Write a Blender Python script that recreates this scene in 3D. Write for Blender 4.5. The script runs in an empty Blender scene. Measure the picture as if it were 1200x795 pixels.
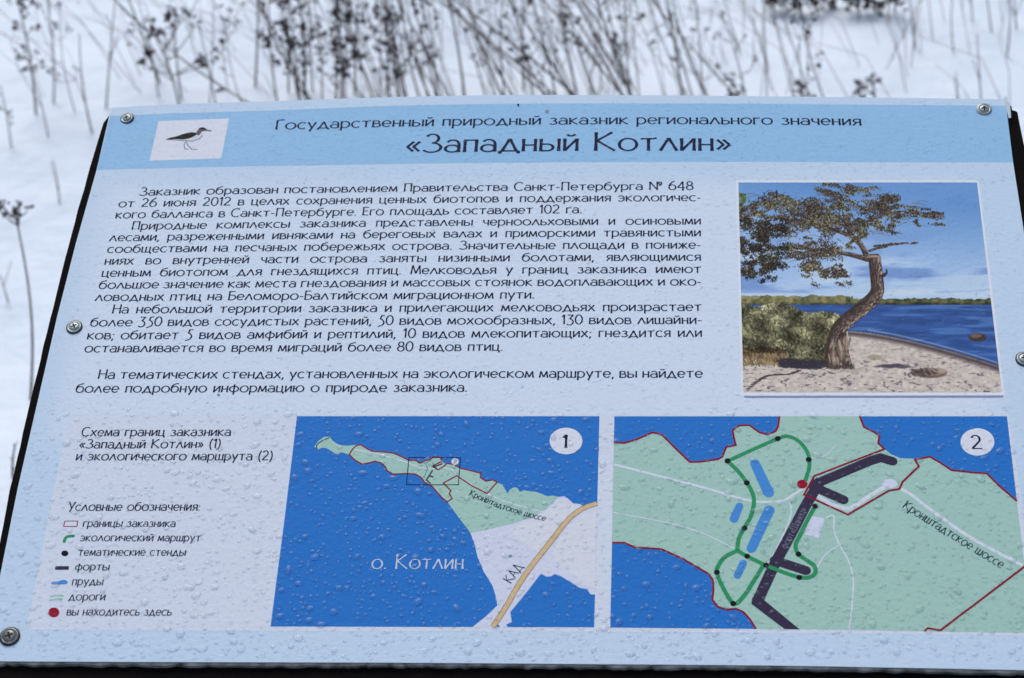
import bpy, math, random
import numpy as np
from mathutils import Vector, Matrix

random.seed(7)
rng = np.random.default_rng(11)
C = bpy.context.scene.collection
SC = bpy.context.scene
R = math.radians

# ------------------------------------------------------------------ camera
W, H = 1200.0, 795.0            # size of the reference photograph
F = 2240.0                      # focal length in its pixels
# The board's own axes as seen by the camera (x right, y up, z towards the lens),
# from the vanishing points of its side edges and of its lines of print.
up = Vector((171, 2978, -F)).normalized()
rt = Vector((1, 0, .0765)); rt = (rt - up * rt.dot(up)).normalized()
nr = rt.cross(up).normalized()
M = Matrix((rt, up, nr)).transposed()          # board -> camera
DIST = 1.46                                    # metres to the board's middle
TILT = R(22)                                   # board from horizontal
BOARD = Matrix.Translation((0, 0, 1.02)) @ Matrix.Rotation(TILT, 4, 'X')
ctr_cam = Vector((0, 0, -DIST))                # board origin seen from the camera
cam_local = Matrix.Translation(-(M.transposed() @ ctr_cam)) @ M.transposed().to_4x4()
CAMW = BOARD @ cam_local
cam = bpy.data.cameras.new('camera'); camo = bpy.data.objects.new('camera', cam)
C.objects.link(camo); camo.matrix_world = CAMW
cam.sensor_width = 23.6; cam.lens = F / W * 23.6
cam.clip_start = .05; cam.clip_end = 2000
cam.dof.use_dof = True; cam.dof.focus_distance = 1.47; cam.dof.aperture_fstop = 7.2
SC.camera = camo

# ------------------------------------------------------------------ light
SUN_EL, SUN_AZ = R(56), R(-20)
w = bpy.data.worlds.new('World'); SC.world = w; w.use_nodes = True
nt = w.node_tree; nt.nodes.clear()
sky = nt.nodes.new('ShaderNodeTexSky'); sky.sky_type = 'NISHITA'; sky.sun_disc = False
sky.sun_elevation = SUN_EL; sky.sun_rotation = SUN_AZ
sky.air_density = 1.0; sky.dust_density = 4.0; sky.ozone_density = 1.0
hs = nt.nodes.new('ShaderNodeHueSaturation'); hs.inputs['Saturation'].default_value = .95
bg = nt.nodes.new('ShaderNodeBackground'); bg.inputs['Strength'].default_value = .136
wo = nt.nodes.new('ShaderNodeOutputWorld')
nt.links.new(sky.outputs[0], hs.inputs['Color']); nt.links.new(hs.outputs[0], bg.inputs[0])
nt.links.new(bg.outputs[0], wo.inputs[0])
sl = bpy.data.lights.new('sun', 'SUN'); so = bpy.data.objects.new('sun', sl); C.objects.link(so)
sl.energy = .95; sl.angle = R(24); sl.color = (1, .975, .94)
sd = Vector((math.sin(SUN_AZ) * math.cos(SUN_EL), math.cos(SUN_AZ) * math.cos(SUN_EL), math.sin(SUN_EL)))
so.rotation_euler = sd.to_track_quat('Z', 'Y').to_euler(); so.location = (0, 0, 6)
SC.view_settings.view_transform = 'Standard'; SC.view_settings.look = 'None'
SC.view_settings.exposure = 0.0; SC.view_settings.gamma = 1.0
SC.render.engine = 'CYCLES'; SC.cycles.use_denoising = True
SC.cycles.max_bounces = 10; SC.cycles.transmission_bounces = 8
SC.cycles.caustics_refractive = True; SC.cycles.caustics_reflective = True
SC.cycles.blur_glossy = .5

# ------------------------------------------------------------------ helpers
camc = cam_local.translation.copy()
camr = cam_local.to_3x3()
def B(px, py):                                  # a place on the board's face, metres, board axes
    d = camr @ Vector(((px - W / 2) / F, -(py - H / 2) / F, -1))
    t = -camc.z / d.z
    p = camc + d * t
    return (p.x, p.y)
def ray(px, py):
    d = (CAMW.to_3x3() @ Vector(((px - W / 2) / F, -(py - H / 2) / F, -1)))
    return CAMW.translation.copy(), d
def ground_at(px, py):
    o, d = ray(px, py); t = -o.z / d.z
    return o + d * t
LSTEP = 3e-5

def mat(name, col, rough=.5, spec=.5, metal=0, coat=0, bump=None, vary=None, **kw):
    m = bpy.data.materials.new(name); m.use_nodes = True
    t = m.node_tree; b = t.nodes['Principled BSDF']
    b.inputs['Base Color'].default_value = (*col, 1); b.inputs['Roughness'].default_value = rough
    b.inputs['Specular IOR Level'].default_value = spec; b.inputs['Metallic'].default_value = metal
    b.inputs['Coat Weight'].default_value = coat; b.inputs['Coat Roughness'].default_value = .12
    tc = t.nodes.new('ShaderNodeTexCoord')
    if vary:                                     # (scale, amount, second colour)
        n = t.nodes.new('ShaderNodeTexNoise'); n.inputs['Scale'].default_value = vary[0]; n.inputs['Detail'].default_value = 6
        mx = t.nodes.new('ShaderNodeMix'); mx.data_type = 'RGBA'
        mx.inputs[6].default_value = (*col, 1); mx.inputs[7].default_value = (*vary[2], 1)
        rp = t.nodes.new('ShaderNodeMapRange'); rp.inputs[1].default_value = .35; rp.inputs[2].default_value = .7; rp.inputs[4].default_value = vary[1]
        t.links.new(tc.outputs['Object'], n.inputs['Vector']); t.links.new(n.outputs[0], rp.inputs[0])
        t.links.new(rp.outputs[0], mx.inputs[0]); t.links.new(mx.outputs[2], b.inputs['Base Color'])
    if bump:                                     # list of (scale, distance, detail)
        prev = None
        for sc, dist, det in bump:
            n = t.nodes.new('ShaderNodeTexNoise'); n.inputs['Scale'].default_value = sc; n.inputs['Detail'].default_value = det
            bp = t.nodes.new('ShaderNodeBump'); bp.inputs['Distance'].default_value = dist; bp.inputs['Strength'].default_value = 1
            t.links.new(tc.outputs['Object'], n.inputs['Vector']); t.links.new(n.outputs[0], bp.inputs['Height'])
            if prev: t.links.new(prev.outputs[0], bp.inputs['Normal'])
            prev = bp
        t.links.new(prev.outputs[0], b.inputs['Normal'])
    return m

PB = [(260, .00035, 2), (900, .00012, 2)]        # fine beading of the wet film
def pmat(name, col, **k):
    return mat(name, col, rough=k.pop('rough', .5), spec=.06, bump=PB, **k)
MT = dict(
    sheet=pmat('printed vinyl pale blue', (.60, .77, .92), vary=(2.2, .6, (.66, .79, .92))),
    band=pmat('printed light blue', (.33, .60, .86), vary=(3, .5, (.38, .63, .87))),
    panel=pmat('printed pale lavender', (.73, .81, .91), vary=(4, .5, (.76, .82, .90))),
    white=pmat('printed white', (.80, .84, .91)),
    ink=pmat('printed dark ink', (.004, .012, .05)),
    sea=pmat('printed sea blue', (.025, .20, .62)),
    land=pmat('printed map green', (.42, .67, .56), vary=(4, .5, (.39, .64, .57))),
    town=pmat('printed town lavender', (.73, .78, .91)),
    cream=pmat('printed town cream', (.78, .82, .87)),
    roadw=pmat('printed pale road', (.74, .81, .88)),
    tan=pmat('printed tan road', (.74, .55, .30)),
    tanedge=pmat('printed brown road edge', (.28, .17, .08)),
    red=pmat('printed red line', (.30, .006, .03)),
    redot=pmat('printed red dot', (.36, .006, .03)),
    route=pmat('printed route green', (.03, .33, .13)),
    legroad=pmat('printed legend green', (.40, .66, .57)),
    fort=pmat('printed fort grey', (.045, .035, .075)),
    pond=pmat('printed pond blue', (.07, .30, .72)),
    black=pmat('printed black', (.008, .009, .014)),
    fortt=pmat('printed grey lettering', (.22, .24, .33)),
    seat=pmat('printed white lettering', (.66, .74, .86)),
    shade=pmat('printed drop shadow', (.30, .33, .50)),
    border=pmat('printed bright border', (.84, .90, .95)),
    wood=mat('weathered black board', (.004, .0035, .004), .85, .06, bump=[(60, .002, 6)], vary=(25, .6, (.012, .008, .006))),
    edge=mat('grimy sheet edge', (.20, .22, .23), .8, .2, vary=(90, 1, (.012, .014, .01))),
    steel=mat('galvanised screw', (.36, .42, .43), .38, .5, .7, bump=[(300, .0003, 3)], vary=(160, .5, (.20, .25, .25))),
    dsteel=mat('tarnished screw', (.10, .11, .11), .42, .5, .7, bump=[(300, .0003, 3)], vary=(200, .8, (.30, .33, .32))),
    rec=mat('screw recess dark', (.008, .008, .009), .6, .2),
    rubber=mat('dark washer', (.012, .013, .016), .6, .3),
)

def fade_box(m, col, x0, x1, y0, y1, f):
    # the sheet is printed pale in the middle and bluer towards its borders
    t = m.node_tree; N = t.nodes.new; Lk = t.links.new
    tc = N('ShaderNodeTexCoord'); se = N('ShaderNodeSeparateXYZ'); Lk(tc.outputs['Object'], se.inputs[0]); fac = None
    for k, a, b in ((0, x0 - f, x0), (0, x1 + f, x1), (1, y0 - f, y0), (1, y1 + f, y1)):
        r_ = N('ShaderNodeMapRange'); r_.interpolation_type = 'SMOOTHSTEP'
        if a < b: r_.inputs[1].default_value, r_.inputs[2].default_value = a, b
        else: r_.inputs[1].default_value, r_.inputs[2].default_value, r_.inputs[3].default_value, r_.inputs[4].default_value = b, a, 1, 0
        Lk(se.outputs[k], r_.inputs[0])
        if fac is None: fac = r_.outputs[0]
        else:
            mu = N('ShaderNodeMath'); mu.operation = 'MULTIPLY'; Lk(fac, mu.inputs[0]); Lk(r_.outputs[0], mu.inputs[1]); fac = mu.outputs[0]
    b_ = t.nodes['Principled BSDF']; src = b_.inputs['Base Color'].links[0].from_socket
    mx = N('ShaderNodeMix'); mx.data_type = 'RGBA'; Lk(fac, mx.inputs[0]); Lk(src, mx.inputs[6]); mx.inputs[7].default_value = (*col, 1); Lk(mx.outputs[2], b_.inputs['Base Color'])
fade_box(MT['sheet'], (.73, .84, .95), B(120, 350)[0], B(1125, 350)[0], B(600, 500)[1], B(600, 235)[1], .035)

def mk(name, verts, faces, m, parent=None, smooth=False):
    me = bpy.data.meshes.new(name); me.from_pydata(verts, [], faces); me.update()
    if m: me.materials.append(m)
    if smooth: me.polygons.foreach_set('use_smooth', [True] * len(me.polygons))
    o = bpy.data.objects.new(name, me); C.objects.link(o)
    if parent: o.parent = parent
    return o
def thing(name, label, cat, group=None, mw=None):
    o = bpy.data.objects.new(name, None); C.objects.link(o); o.empty_display_size = .05
    if mw is not None: o.matrix_world = mw
    o['label'] = label; o['category'] = cat
    if group: o['group'] = group
    return o

class Sheet:                                     # collects flat shapes that lie in one layer of the print
    def __init__(s, layer): s.z = layer * LSTEP; s.v = []; s.f = []; s.k = 0
    def poly(s, pts):
        n = len(s.v); s.v += [(x, y, s.z) for x, y in pts]
        a = sum(pts[i][0] * pts[(i + 1) % len(pts)][1] - pts[(i + 1) % len(pts)][0] * pts[i][1] for i in range(len(pts)))
        idx = list(range(n, n + len(pts)))
        s.f.append(idx if a > 0 else idx[::-1])
    def px(s, pts): s.poly([B(*p) for p in pts]); return s
    def ribbon(s, pts, wd, cap=False, wds=None):  # board metres
        n = len(s.v); m = len(pts)
        for i, (x, y) in enumerate(pts):
            a = pts[max(i - 1, 0)]; b = pts[min(i + 1, m - 1)]
            if 0 < i < m - 1:
                d1 = Vector((x - a[0], y - a[1])).normalized(); d2 = Vector((b[0] - x, b[1] - y)).normalized()
                t = (d1 + d2); t = t.normalized() if t.length > 1e-6 else d1
                k = 1 / max(.45, t.dot(d1))
            else:
                t = Vector((b[0] - a[0], b[1] - a[1])).normalized(); k = 1
            h = (wds[i] if wds else wd) / 2 * k
            s.v += [(x - t.y * h, y + t.x * h, s.z), (x + t.y * h, y - t.x * h, s.z)]
        for i in range(m - 1):
            s.f.append([n + 2 * i + 1, n + 2 * i + 3, n + 2 * i + 2, n + 2 * i])
        if cap:
            for q in (0, -1):
                c = pts[q]; r = (wds[q] if wds else wd) / 2
                z = s.z; s.z = z - LSTEP * .15; s.poly([(c[0] + r * math.cos(t_), c[1] + r * math.sin(t_)) for t_ in np.linspace(0, 2 * math.pi, 18)[:-1]]); s.z = z
    def line(s, pts, wpx, smooth=0, cap=False, close=False):
        p = [B(*q) for q in pts]
        if close: p = p + [p[0]]
        if smooth: p = catmull(p, smooth)
        s.ribbon(p, wpx * PX, cap); return s
    def ell(s, c, rx, ry, n=28):                 # pixel centre and radii
        s.px([(c[0] + rx * math.cos(a), c[1] + ry * math.sin(a)) for a in np.linspace(0, 2 * math.pi, n + 1)[:-1]]); return s
    def capsule(s, a, ra, b, rb):
        a = Vector(B(*a)); b = Vector(B(*b)); ra *= PX; rb *= PX; t = (b - a).normalized(); th = math.atan2(t.y, t.x)
        s.poly([(a.x + ra * math.cos(th + q), a.y + ra * math.sin(th + q)) for q in np.linspace(math.pi / 2, 1.5 * math.pi, 10)] +
               [(b.x + rb * math.cos(th + q), b.y + rb * math.sin(th + q)) for q in np.linspace(-math.pi / 2, math.pi / 2, 10)]); return s
    def build(s, name, m, parent): return mk(name, s.v, s.f, m, parent)
def catmull(p, n):
    out = []
    for i in range(len(p) - 1):
        a = p[max(i - 1, 0)]; b = p[i]; c = p[i + 1]; d = p[min(i + 2, len(p) - 1)]
        for k in range(n):
            t = k / n
            out.append(tuple(.5 * (2 * b[j] + (c[j] - a[j]) * t + (2 * a[j] - 5 * b[j] + 4 * c[j] - d[j]) * t * t + (3 * b[j] - a[j] - 3 * c[j] + d[j]) * t ** 3) for j in (0, 1)))
    return out + [p[-1]]
PX = (B(620, 397)[0] - B(580, 397)[0]) / 40      # metres per photo pixel on the board

# ------------------------------------------------------------------ lettering: a wide flared stroke alphabet
def A(cx, cy, rx, ry, a0, a1, n=12):
    return [(cx + rx * math.cos(R(a)), cy + ry * math.sin(R(a))) for a in np.linspace(a0, a1, n)]
def bowl(x, t, b, w_):                            # a D-shaped lobe on a stem at x, from height t to b
    r = (t - b) / 2
    return [(x, t), (w_ - r * 1.2, t)] + A(w_ - r * 1.25, b + r, r * 1.25, r, 80, -80, 9) + [(w_ - r * 1.2, b), (x, b)]
G = {
 'а': (.92, [A(.46, .6, .4, .39, 145, 0) + [(.86, 0)], A(.44, .29, .43, .28, 30, 345, 20)]),
 'б': (1.05, [A(.52, .48, .5, .48, 0, 360, 24), [(.03, .55), (.08, .95), (.25, 1.22), (.55, 1.33), (.95, 1.42)]]),
 'в': (.86, [[(.06, 0), (.06, 1)], bowl(.06, .97, .54, .74), bowl(.06, .54, .03, .86)]),
 'г': (.68, [[(.06, 0), (.06, .97)], [(0, .96), (.5, .96), (.7, 1.02)]]),
 'д': (1.2, [[(.16, .04), (.62, 1.02), (1.06, .04)], [(.02, -.16), (.06, .04), (1.16, .04), (1.2, -.16)]]),
 'е': (.96, [[(.05, .5), (.92, .5)] , A(.49, .5, .46, .48, 0, 318, 20)]),
 'ж': (1.25, [[(.62, 0), (.62, 1)], [(.06, .98), (.5, .52), (0, 0)], [(1.2, .98), (.74, .52), (1.25, 0)], [(.5, .52), (.74, .52)]]),
 'з': (.8, [A(.38, .76, .3, .22, 150, -90), A(.37, .28, .4, .26, 90, -150)]),
 'и': (.9, [[(.07, 1), (.07, 0)], [(.07, .03), (.83, .97)], [(.83, 1), (.83, 0)]]),
 'к': (.9, [[(.06, 0), (.06, 1)], [(.82, 1), (.12, .52), (.9, 0)]]),
 'л': (1.02, [[(0, 0), (.52, 1.02), (1.02, 0)]]),
 'м': (1.15, [[(.02, 0), (.18, 1)], [(.18, .97), (.57, .1), (.98, .97)], [(.98, 1), (1.12, 0)]]),
 'н': (.86, [[(.06, 0), (.06, 1)], [(.8, 0), (.8, 1)], [(.06, .5), (.8, .5)]]),
 'о': (1.12, [A(.56, .5, .54, .49, 0, 360, 26)]),
 'п': (.88, [[(.08, 0), (.08, .96)], [(0, .96), (.88, .96)], [(.8, .96), (.8, 0)]]),
 'р': (.98, [[(.06, 1), (.06, -.4)], [(.06, .8)] + A(.45, .5, .5, .48, 130, -140, 16)]),
 'с': (.9, [A(.52, .5, .5, .49, 48, 312, 18)]),
 'т': (.98, [[(0, .93), (.12, .97), (.8, .97), (.98, 1.03)], [(.48, .97), (.48, 0)]]),
 'у': (.92, [[(.03, 1), (.48, .1)], [(.9, 1), (.26, -.42)]]),
 'ф': (1.3, [A(.65, .5, .62, .43, 0, 360, 26), [(.65, 1.22), (.65, -.38)]]),
 'х': (.92, [[(.06, 1), (.92, 0)], [(.86, 1), (0, 0)]]),
 'ц': (1.0, [[(.06, 1), (.06, .04)], [(.06, .04), (.94, .04), (1.0, -.24)], [(.8, 1), (.8, .04)]]),
 'ч': (.8, [[(.05, 1), (.05, .72), (.14, .5), (.32, .42), (.74, .42)], [(.74, 1), (.74, 0)]]),
 'ш': (1.28, [[(.06, 1), (.06, .04)], [(.64, 1), (.64, .04)], [(1.22, 1), (1.22, 0)], [(.06, .04), (1.22, .04)]]),
 'щ': (1.4, [[(.06, 1), (.06, .04)], [(.64, 1), (.64, .04)], [(1.22, 1), (1.22, .04)], [(.06, .04), (1.34, .04), (1.4, -.24)]]),
 'ы': (1.24, [[(.06, 0), (.06, 1)], bowl(.06, .56, .03, .82), [(1.18, 0), (1.18, 1)]]),
 'ь': (.82, [[(.06, 0), (.06, 1)], bowl(.06, .56, .03, .82)]),
 'э': (.9, [A(.36, .5, .5, .49, 135, -135, 18), [(.22, .52), (.84, .52)]]),
 'ю': (1.5, [[(.06, 0), (.06, 1)], [(.06, .52), (.42, .52)], A(.95, .5, .52, .49, 0, 360, 24)]),
 'я': (.86, [[(.8, 0), (.8, 1)], [(.8, .97), (.45, .97)] + A(.38, .73, .3, .24, 100, 260, 9) + [(.8, .49)], [(.42, .49), (.02, 0)]]),
 'А': (1.2, [[(0, 0), (.6, 1.52), (1.2, 0)], [(.24, .55), (.96, .55)]]),
 'Б': (1.0, [[(.07, 0), (.07, 1.5)], [(.07, 1.46), (.85, 1.46)], bowl(.07, .84, .03, 1.0)]),
 'Г': (.86, [[(.07, 0), (.07, 1.42)], [(.0, 1.38), (.3, 1.46), (.86, 1.5)]]),
 'Д': (1.4, [[(.2, .04), (.72, 1.52), (1.24, .04)], [(.02, -.26), (.08, .04), (1.34, .04), (1.4, -.26)]]),
 'Е': (.86, [[(.07, 0), (.07, 1.5)], [(.07, 1.46), (.84, 1.46)], [(.07, .78), (.76, .78)], [(.07, .04), (.86, .04)]]),
 'З': (1.12, [A(.5, 1.14, .4, .36, 150, -90), A(.5, .4, .58, .38, 90, -150, 16)]),
 'К': (1.3, [[(.1, 0), (.1, 1.5)], [(1.1, 1.5), (.17, .82), (1.28, 0)]]),
 'М': (1.4, [[(.02, 0), (.2, 1.5)], [(.2, 1.46), (.7, .12), (1.2, 1.46)], [(1.2, 1.5), (1.36, 0)]]),
 'Н': (1.15, [[(.07, 0), (.07, 1.5)], [(1.08, 0), (1.08, 1.5)], [(.07, .8), (1.08, .8)]]),
 'П': (1.15, [[(.1, 0), (.1, 1.46)], [(0, 1.46), (1.15, 1.46)], [(1.04, 1.46), (1.04, 0)]]),
 'С': (1.25, [A(.72, .75, .7, .76, 48, 312, 22)]),
 'У': (1.1, [[(.02, 1.5), (.58, .4)], [(1.08, 1.5), (.34, -.2)]]),
 'Ш': (1.6, [[(.07, 1.5), (.07, .04)], [(.8, 1.5), (.8, .04)], [(1.53, 1.5), (1.53, 0)], [(.07, .04), (1.53, .04)]]),
 '№': (1.75, [[(.07, 0), (.07, 1.5)], [(.07, 1.47), (1.1, .03)], [(1.1, 0), (1.1, 1.5)], A(1.52, 1.22, .2, .24, 0, 360, 14), [(1.32, .84), (1.72, .84)]]),
 '0': (1.0, [A(.5, .76, .48, .77, 0, 360, 26)]),
 '1': (.5, [[(.02, 1.2), (.34, 1.55)], [(.34, 1.55), (.34, 0)]]),
 '2': (1.0, [A(.44, 1.1, .4, .44, 160, -30, 12) + [(.02, .05)], [(.02, .05), (1.0, .05)]]),
 '3': (.95, [[(.1, 1.5), (.85, 1.5)], [(.85, 1.5), (.4, .86)], A(.38, .35, .5, .5, 85, -140, 14)]),
 '4': (1.05, [[(.78, -.15), (.78, 1.5)], [(.78, 1.5), (.02, .4)], [(.02, .4), (1.05, .4)]]),
 '5': (.9, [[(.9, 1.52), (.42, 1.5)], [(.42, 1.5), (.3, .95)], [(.3, .95), (.6, .85)] + A(.36, .35, .46, .5, 60, -50, 10) + [(.3, -.2), (0, -.3)]]),
 '6': (1.0, [A(.5, .46, .48, .46, 0, 360, 24), [(.03, .55), (.14, .95), (.42, 1.35), (.8, 1.6)]]),
 '8': (.95, [A(.47, 1.14, .36, .36, 0, 360, 20), A(.47, .38, .45, .39, 0, 360, 22)]),
 '.': (.2, [[(.1, .0), (.1, .1)]]), ',': (.22, [[(.16, .1), (.02, -.26)]]),
 ':': (.2, [[(.1, .0), (.1, .1)], [(.1, .72), (.1, .82)]]), ';': (.24, [[(.16, .1), (.02, -.26)], [(.16, .72), (.16, .82)]]),
 '-': (.5, [[(0, .5), (.5, .5)]]),
 '(': (.42, [A(.72, .62, .62, 1.05, 120, 240, 10)]), ')': (.42, [A(-.3, .62, .62, 1.05, 60, -60, 10)]),
 '«': (.84, [[(.42, .9), (.04, .5), (.42, .12)], [(.8, .9), (.42, .5), (.8, .12)]]),
 '»': (.84, [[(.04, .9), (.42, .5), (.04, .12)], [(.42, .9), (.8, .5), (.42, .12)]]),
}
G['й'] = (.9, G['и'][1] + [[(.2, 1.34), (.36, 1.22), (.54, 1.22), (.72, 1.34)]])
G['т*'] = G['т']
SB = .115
def split(st):                                    # cut a stroke at its sharp corners
    out = [[st[0]]]
    for i in range(1, len(st)):
        out[-1].append(st[i])
        if i < len(st) - 1:
            a = Vector(st[i]) - Vector(st[i - 1]); b = Vector(st[i + 1]) - Vector(st[i])
            if a.length > 1e-6 and b.length > 1e-6 and a.angle(b) > R(50): out.append([st[i]])
    return [o for o in out if len(o) > 1]
def glyph_quads(ch, bold=1.0):
    res = []
    for st in G[ch][1]:
        closed = (Vector(st[0]) - Vector(st[-1])).length < 1e-4
        for sub in split(st):
            L = sum((Vector(sub[i + 1]) - Vector(sub[i])).length for i in range(len(sub) - 1))
            if len(sub) == 2:                     # straight: flared like a chisel
                a, b = Vector(sub[0]), Vector(sub[1]); sub = [a.lerp(b, t) for t in (0, .5, 1)]; fl = [1.22, .92, 1.15]
                if L < .3: fl = [1.25, 1.25, 1.25]
            else:
                fl = [1] * len(sub)
                if not closed: fl[0] = fl[-1] = 1.15
            pts = []
            n = len(sub)
            for i, p in enumerate(sub):
                a = Vector(sub[(i - 1) % (n - 1)] if closed and i == 0 else sub[max(i - 1, 0)])
                b = Vector(sub[1] if closed and i == n - 1 else sub[min(i + 1, n - 1)])
                t = (b - a).normalized(); nx, ny = -t.y, t.x
                ax, by = .108 * bold * fl[i], .054 * bold * fl[i]
                pts.append(((p[0] + ax * nx, p[1] + by * ny), (p[0] - ax * nx, p[1] - by * ny)))
            for i in range(n - 1): res.append((pts[i][0], pts[i][1], pts[i + 1][1], pts[i + 1][0]))
    return res
GQ = {}
def textline(txt, L, Mi, Rr, xh, name, m, parent, layer=7, justify=None, bold=1.0, upright=True, capk=1.0):
    """baseline from photo point L over Mi to Rr; xh = x-height in metres; justify = width scale that is held while the spaces stretch"""
    a = Vector(B(*L)); b = Vector(B(*Rr)); mid = Vector(B(*Mi)) if Mi else (a + b) / 2
    t = (b - a); Lb = t.length; t.normalize(); n = Vector((-t.y, t.x))
    s_ = (mid - a).dot(t) / Lb; off = (mid - a).dot(n)
    k2 = off / (s_ * (1 - s_)) if 0 < s_ < 1 else 0
    adv = []; nsp = 0; tot = 0
    for i, c in enumerate(txt):
        if c == ' ': nsp += 1; adv.append(None)
        else: w_ = G[c][0] + 2 * SB; adv.append(w_); tot += w_
    tot -= 2 * SB
    if justify: sx = justify; sp = (Lb - tot * sx) / max(nsp, 1)
    else: sx = Lb / (tot + nsp * .78); sp = .78 * sx
    S = Sheet(layer); x = -SB * sx; q_ = 0
    upv = Vector((0, 1)) if upright else n
    for i, c in enumerate(txt):
        if adv[i] is None: x += sp; continue
        key = (c, bold)
        if key not in GQ: GQ[key] = glyph_quads(c, bold)
        x0 = x + SB * sx
        for quad in GQ[key]:
            q_ += 1
            base = len(S.v)
            z = S.z + (q_ % 7) * 2e-6
            for gx, gy in quad:
                u = x0 + gx * sx; s = u / Lb
                p = a + t * u + n * (k2 * s * (1 - s)) + upv * (gy * xh)
                S.v.append((p.x, p.y, z))
            S.f.append([base, base + 1, base + 2, base + 3])
        x += adv[i] * sx
    o = S.build(name, m, parent)
    me = o.data                                   # make every face look up
    me.flip_normals() if sum(p.normal.z for p in me.polygons) < 0 else None
    return o, sx

# ------------------------------------------------------------------ SETTING: snow field
def relief(x, y):
    return (.05 * math.sin(x * .55 + 1.3) * math.cos(y * .4) + .035 * math.sin(x * 1.7 + y * .9) + .018 * math.sin(x * 3.9 - y * 2.7 + 1)
            + .008 * math.sin(x * 9.1 + y * 5.3) * math.sin(y * 7.7 - x * 2))
def grid_axis():
    a = list(np.arange(-6, 6.01, .1)); 
    r = 6
    while r < 900: r *= 1.22; a.append(r); a.insert(0, -r)
    return a
gx = grid_axis(); gy = [g + 4 for g in gx]
gv = [(x, y, relief(x, y) * min(1, 40 / (abs(x) + abs(y) + 1))) for y in gy for x in gx]
n_ = len(gx)
gf = [(j * n_ + i, j * n_ + i + 1, (j + 1) * n_ + i + 1, (j + 1) * n_ + i) for j in range(len(gy) - 1) for i in range(n_ - 1)]
snow = mk('snow_ground', gv, gf, mat('fresh snow', (.75, .85, .95), .75, .3, bump=[(5, .03, 3), (60, .003, 3)], vary=(1.3, .6, (.72, .82, .93))), smooth=True)
snow['kind'] = 'structure'

# ------------------------------------------------------------------ THE BOARD
board = thing('information_board', 'tilted information board with Cyrillic print, two blue maps and a photo of a shore tree', 'information board', mw=BOARD)

def slab(name, pts, z0, z1, m, parent, jitter=0, seed=0):
    """thick plate from an outline in board metres"""
    n = len(pts); a = sum(pts[i][0] * pts[(i + 1) % n][1] - pts[(i + 1) % n][0] * pts[i][1] for i in range(n))
    if a < 0: pts = pts[::-1]
    v = [(x, y, z0) for x, y in pts] + [(x, y, z1) for x, y in pts]
    f = [list(range(n))[::-1], list(range(n, 2 * n))] + [[i, (i + 1) % n, n + (i + 1) % n, n + i] for i in range(n)]
    return mk(name, v, f, m, parent)
def dense(pts, n=10):
    out = []
    for i in range(len(pts) - 1):
        for k in range(n): out.append((pts[i][0] + (pts[i + 1][0] - pts[i][0]) * k / n, pts[i][1] + (pts[i + 1][1] - pts[i][1]) * k / n))
    return out + [pts[-1]]

top = [(131, 126.5), (200, 122.5), (330, 118.3), (400, 115.8), (500, 113), (600, 111.5), (730, 111.8), (850, 112.6), (1000, 114.2), (1100, 115.4), (1175, 116.6)]
right = [(1178, 127), (1181.5, 152), (1187.5, 192), (1199, 266), (1212, 360), (1226, 480), (1241, 620), (1253, 785)]
bottom = [(1200, 785.4), (1050, 782.5), (900, 780), (700, 778.4), (500, 776.9), (330, 776.3), (150, 775.8), (0, 775), (-22, 774.6)]
left = [(-20, 770), (1, 670), (21, 571), (44, 471), (67, 371), (89, 285), (113, 200), (128, 136)]
outline = [B(*p) for p in catmull(top, 4)] + [B(*p) for p in right] + [B(*p) for p in catmull(bottom, 4)] + [B(*p) for p in left]
slab('printed_sheet', outline, -.003, 0, MT['sheet'], board)
# grimy lip under the lower edge of the sheet
lip = [B(*p) for p in catmull([(1253, 785.5), (1200, 785.9), (900, 780.5), (700, 778.9), (500, 777.4), (330, 776.8), (0, 775.5), (-22, 775)], 6)]
rj = random.Random(4)
lip2 = [(x, y - .0012 - rj.random() * .0014) for x, y in dense(lip, 5)]
slab('sheet_lip', lip + lip2[::-1], -.0036, -.0004, MT['edge'], board)
# backing boards: a dark plate a little larger than the sheet
def rough(pts, amp, seed):
    r_ = random.Random(seed); return [(x + r_.uniform(-amp, amp), y + r_.uniform(-amp, amp)) for x, y in pts]
back = [(127, 131), (122, 138.5), (119.5, 141), (100.5, 205), (79, 285), (57, 371), (33, 471), (10, 571), (-10, 670), (-34, 800), (400, 803), (900, 806), (1330, 812), (1302, 660), (1264, 480), (1221, 270), (1206.5, 195), (1196.5, 145), (1193, 128), (1190, 126), (1187, 125.5), (1186, 121), (1179.5, 120)]
bk = []
for i in range(len(back)):
    a, b = B(*back[i]), B(*back[(i + 1) % len(back)])
    n = max(1, int(math.hypot(a[0] - b[0], a[1] - b[1]) / .012)) if i > 1 else 1
    bk += [(a[0] + (b[0] - a[0]) * k / n, a[1] + (b[1] - a[1]) * k / n) for k in range(n)]
slab('backing_panel', rough(bk, .0004, 2), -.021, -.0038, MT['wood'], board)
# right-hand frame batten, standing just beyond the backing
rb = [(1190, 160), (1200, 160), (1210, 200), (1224, 270), (1268, 480), (1320, 740), (1250, 740), (1222, 480), (1196, 270)]
slab('batten', rough(dense([B(*p) for p in rb] + [B(*rb[0])], 5)[:-1], .0003, 5), -.055, -.0225, MT['wood'], board)
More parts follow.
